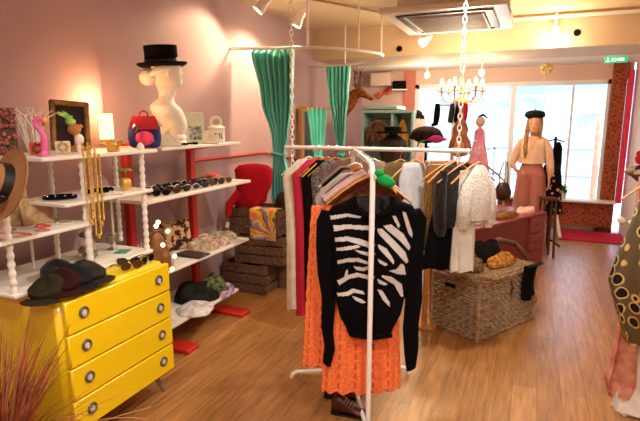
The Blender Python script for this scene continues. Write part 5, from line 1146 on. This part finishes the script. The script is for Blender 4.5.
# rose bouquet at upper right
rb=thing('rose_bouquet','red and cream rose bouquet wrapped in brown paper at the right edge','flowers',(.86,4.5,1.1),(R(8),R(-15),0))
MB().lathe([(.02,-.12),(.05,-.04),(.11,.05),(.15,.09),(.14,.09),(.05,-.0)],n=20,cap=False).build('paper_wrap',M('brown_paper_wrap','#8e7358',.8,col2='#5a4334',scale=8),rb)
def rose(nm_,mat,locs):
    for (x,y,z,r) in locs:
        q=MB()
        for k in range(3): q.lathe([(r*.2*(k+1)*.8,-r*.5),(r*(.4+.2*k),-r*.2),(r*(.45+.22*k),r*.25),(r*(.3+.25*k),r*(.75-.12*k)),(r*(.26+.25*k),r*(.68-.12*k))],(x,y,z),14,cap=False)
        q.ball((x,y,z),r*.5,10,8); q.build(nm_,mat,rb)
rose('red_rose',M('rose_red','#c8142c',.6),((-.02,-.03,.17,.06),(.07,.0,.2,.06),(-.0,.06,.19,.05)))
rose('cream_rose',M('rose_cream','#d8bca0',.6),((-.1,0,.10,.045),(-.06,-.07,.08,.045),(.05,-.08,.1,.045),(.1,-.02,.12,.05)))
rose('plum_rose',M('rose_plum','#4a1828',.6),((-.05,-.02,.1,.04),(.0,-.09,.11,.04)))
vs_=thing('vase_stand','pale plinth carrying the rose bouquet at the right edge','stand',(.93,4.5,0)); MB().lathe([(.1,0),(.1,.02),(.02,.04),(.02,.95),(.05,.99),(.05,.995)],n=20).build('post',WHITE,vs_)
# ================================================================ GRASS PLANT lower left
gp_=thing('potted_grass','reddish brown ornamental grass at the lower left corner','plant',(-1.83,1.1,0))
MB().lathe([(.1,0),(.13,.2),(.135,.23),(.12,.23),(.115,.2)],n=24).build('pot',M('dark_pot','#2d2320',.6),gp_)
GRS=M('red_grass','#b8603e',.6,col2='#6c3824',scale=8); GRS2=M('tan_grass','#c8865c',.6,col2='#8a5a38',scale=8)
q=MB()
for k in range(420):
    a=random.uniform(0,2*PI); l=random.uniform(.34,.66); lean=random.uniform(.3,1.2)*(.4 if sin(a)>.6 else 1); droop=random.uniform(.15,.6)*l
    x0_=.05*cos(a+.5); y0_=.05*sin(a+.5); w_=random.uniform(.0045,.009); q.m=0 if k%4 else 1; nseg=7; pts=[]
    for i in range(nseg+1):
        t=i/nseg; s=l*t; pts.append((x0_+s*sin(lean)*cos(a),y0_+s*sin(lean)*sin(a),.2+s*cos(lean)+.1*t-droop*t*t))
    q.tube(pts,[w_*(1-.85*(i/nseg)) for i in range(nseg+1)],3,flat=.5)
q.build('grass_blades',[GRS,GRS2],gp_)['kind']='stuff'
# ================================================================ LIGHT, WORLD, CAMERA
def down(lab,x,y,e,col=(1,.92,.82),size=R(150)):  # added lamps out of view that brighten the room, fittings made up too
    t=thing('added_fill_lamp',lab,'lamp',(x,y,2.65)); MB().lathe([(.07,-.0),(.07,-.014),(.055,-.016),(.055,-.004)],n=28,cap=False).build('trim_ring',WMETAL,t)
    MB().lathe([(.054,-.006),(.001,-.007)],n=28).build('diffuser',M('fill_lit','#fff0d8',.4,emit='#ffe0b0',es=8),t)
    Ld=bpy.data.lights.new('fill_light','SPOT'); Ld.energy=e; Ld.color=col; Ld.spot_size=size; Ld.spot_blend=.6; Ld.shadow_soft_size=.07
    o=bpy.data.objects.new('fill_light',Ld); COL.objects.link(o); o.parent=t; o.location=(0,0,-.03)
down('added unseen fill lamp on the ceiling over the left of the floor near the camera',-.9,.6,75)
down('added unseen fill lamp on the ceiling over the right of the floor near the camera',.3,1.0,80)
down('added unseen fill lamp on the ceiling between the floor rack and the hanging rail',-.3,2.9,110)
down('added unseen fill lamp on the ceiling behind the camera',-.3,-.8,80)
W=bpy.data.worlds.new('World'); SC.world=W; W.use_nodes=True; bgn=W.node_tree.nodes['Background']; bgn.inputs['Color'].default_value=(.78,.88,1,1); bgn.inputs['Strength'].default_value=3.8
S=bpy.data.lights.new('sun','SUN'); S.energy=1.2; S.angle=R(5); S.color=(1,.97,.92); so=bpy.data.objects.new('sun',S); COL.objects.link(so); so.rotation_euler=(R(40),0,R(20)); so.location=(0,12,8)
cam=bpy.data.cameras.new('camera'); co=bpy.data.objects.new('camera',cam); COL.objects.link(co); SC.camera=co
cam.sensor_width=36; cam.lens=495*36/640; cam.clip_end=200
co.location=(0,0,1.55); co.rotation_euler=(R(90-10.3),0,R(22.9))
SC.view_settings.view_transform='Standard'; SC.view_settings.look='None'; SC.view_settings.gamma=1; SC.view_settings.exposure=.6
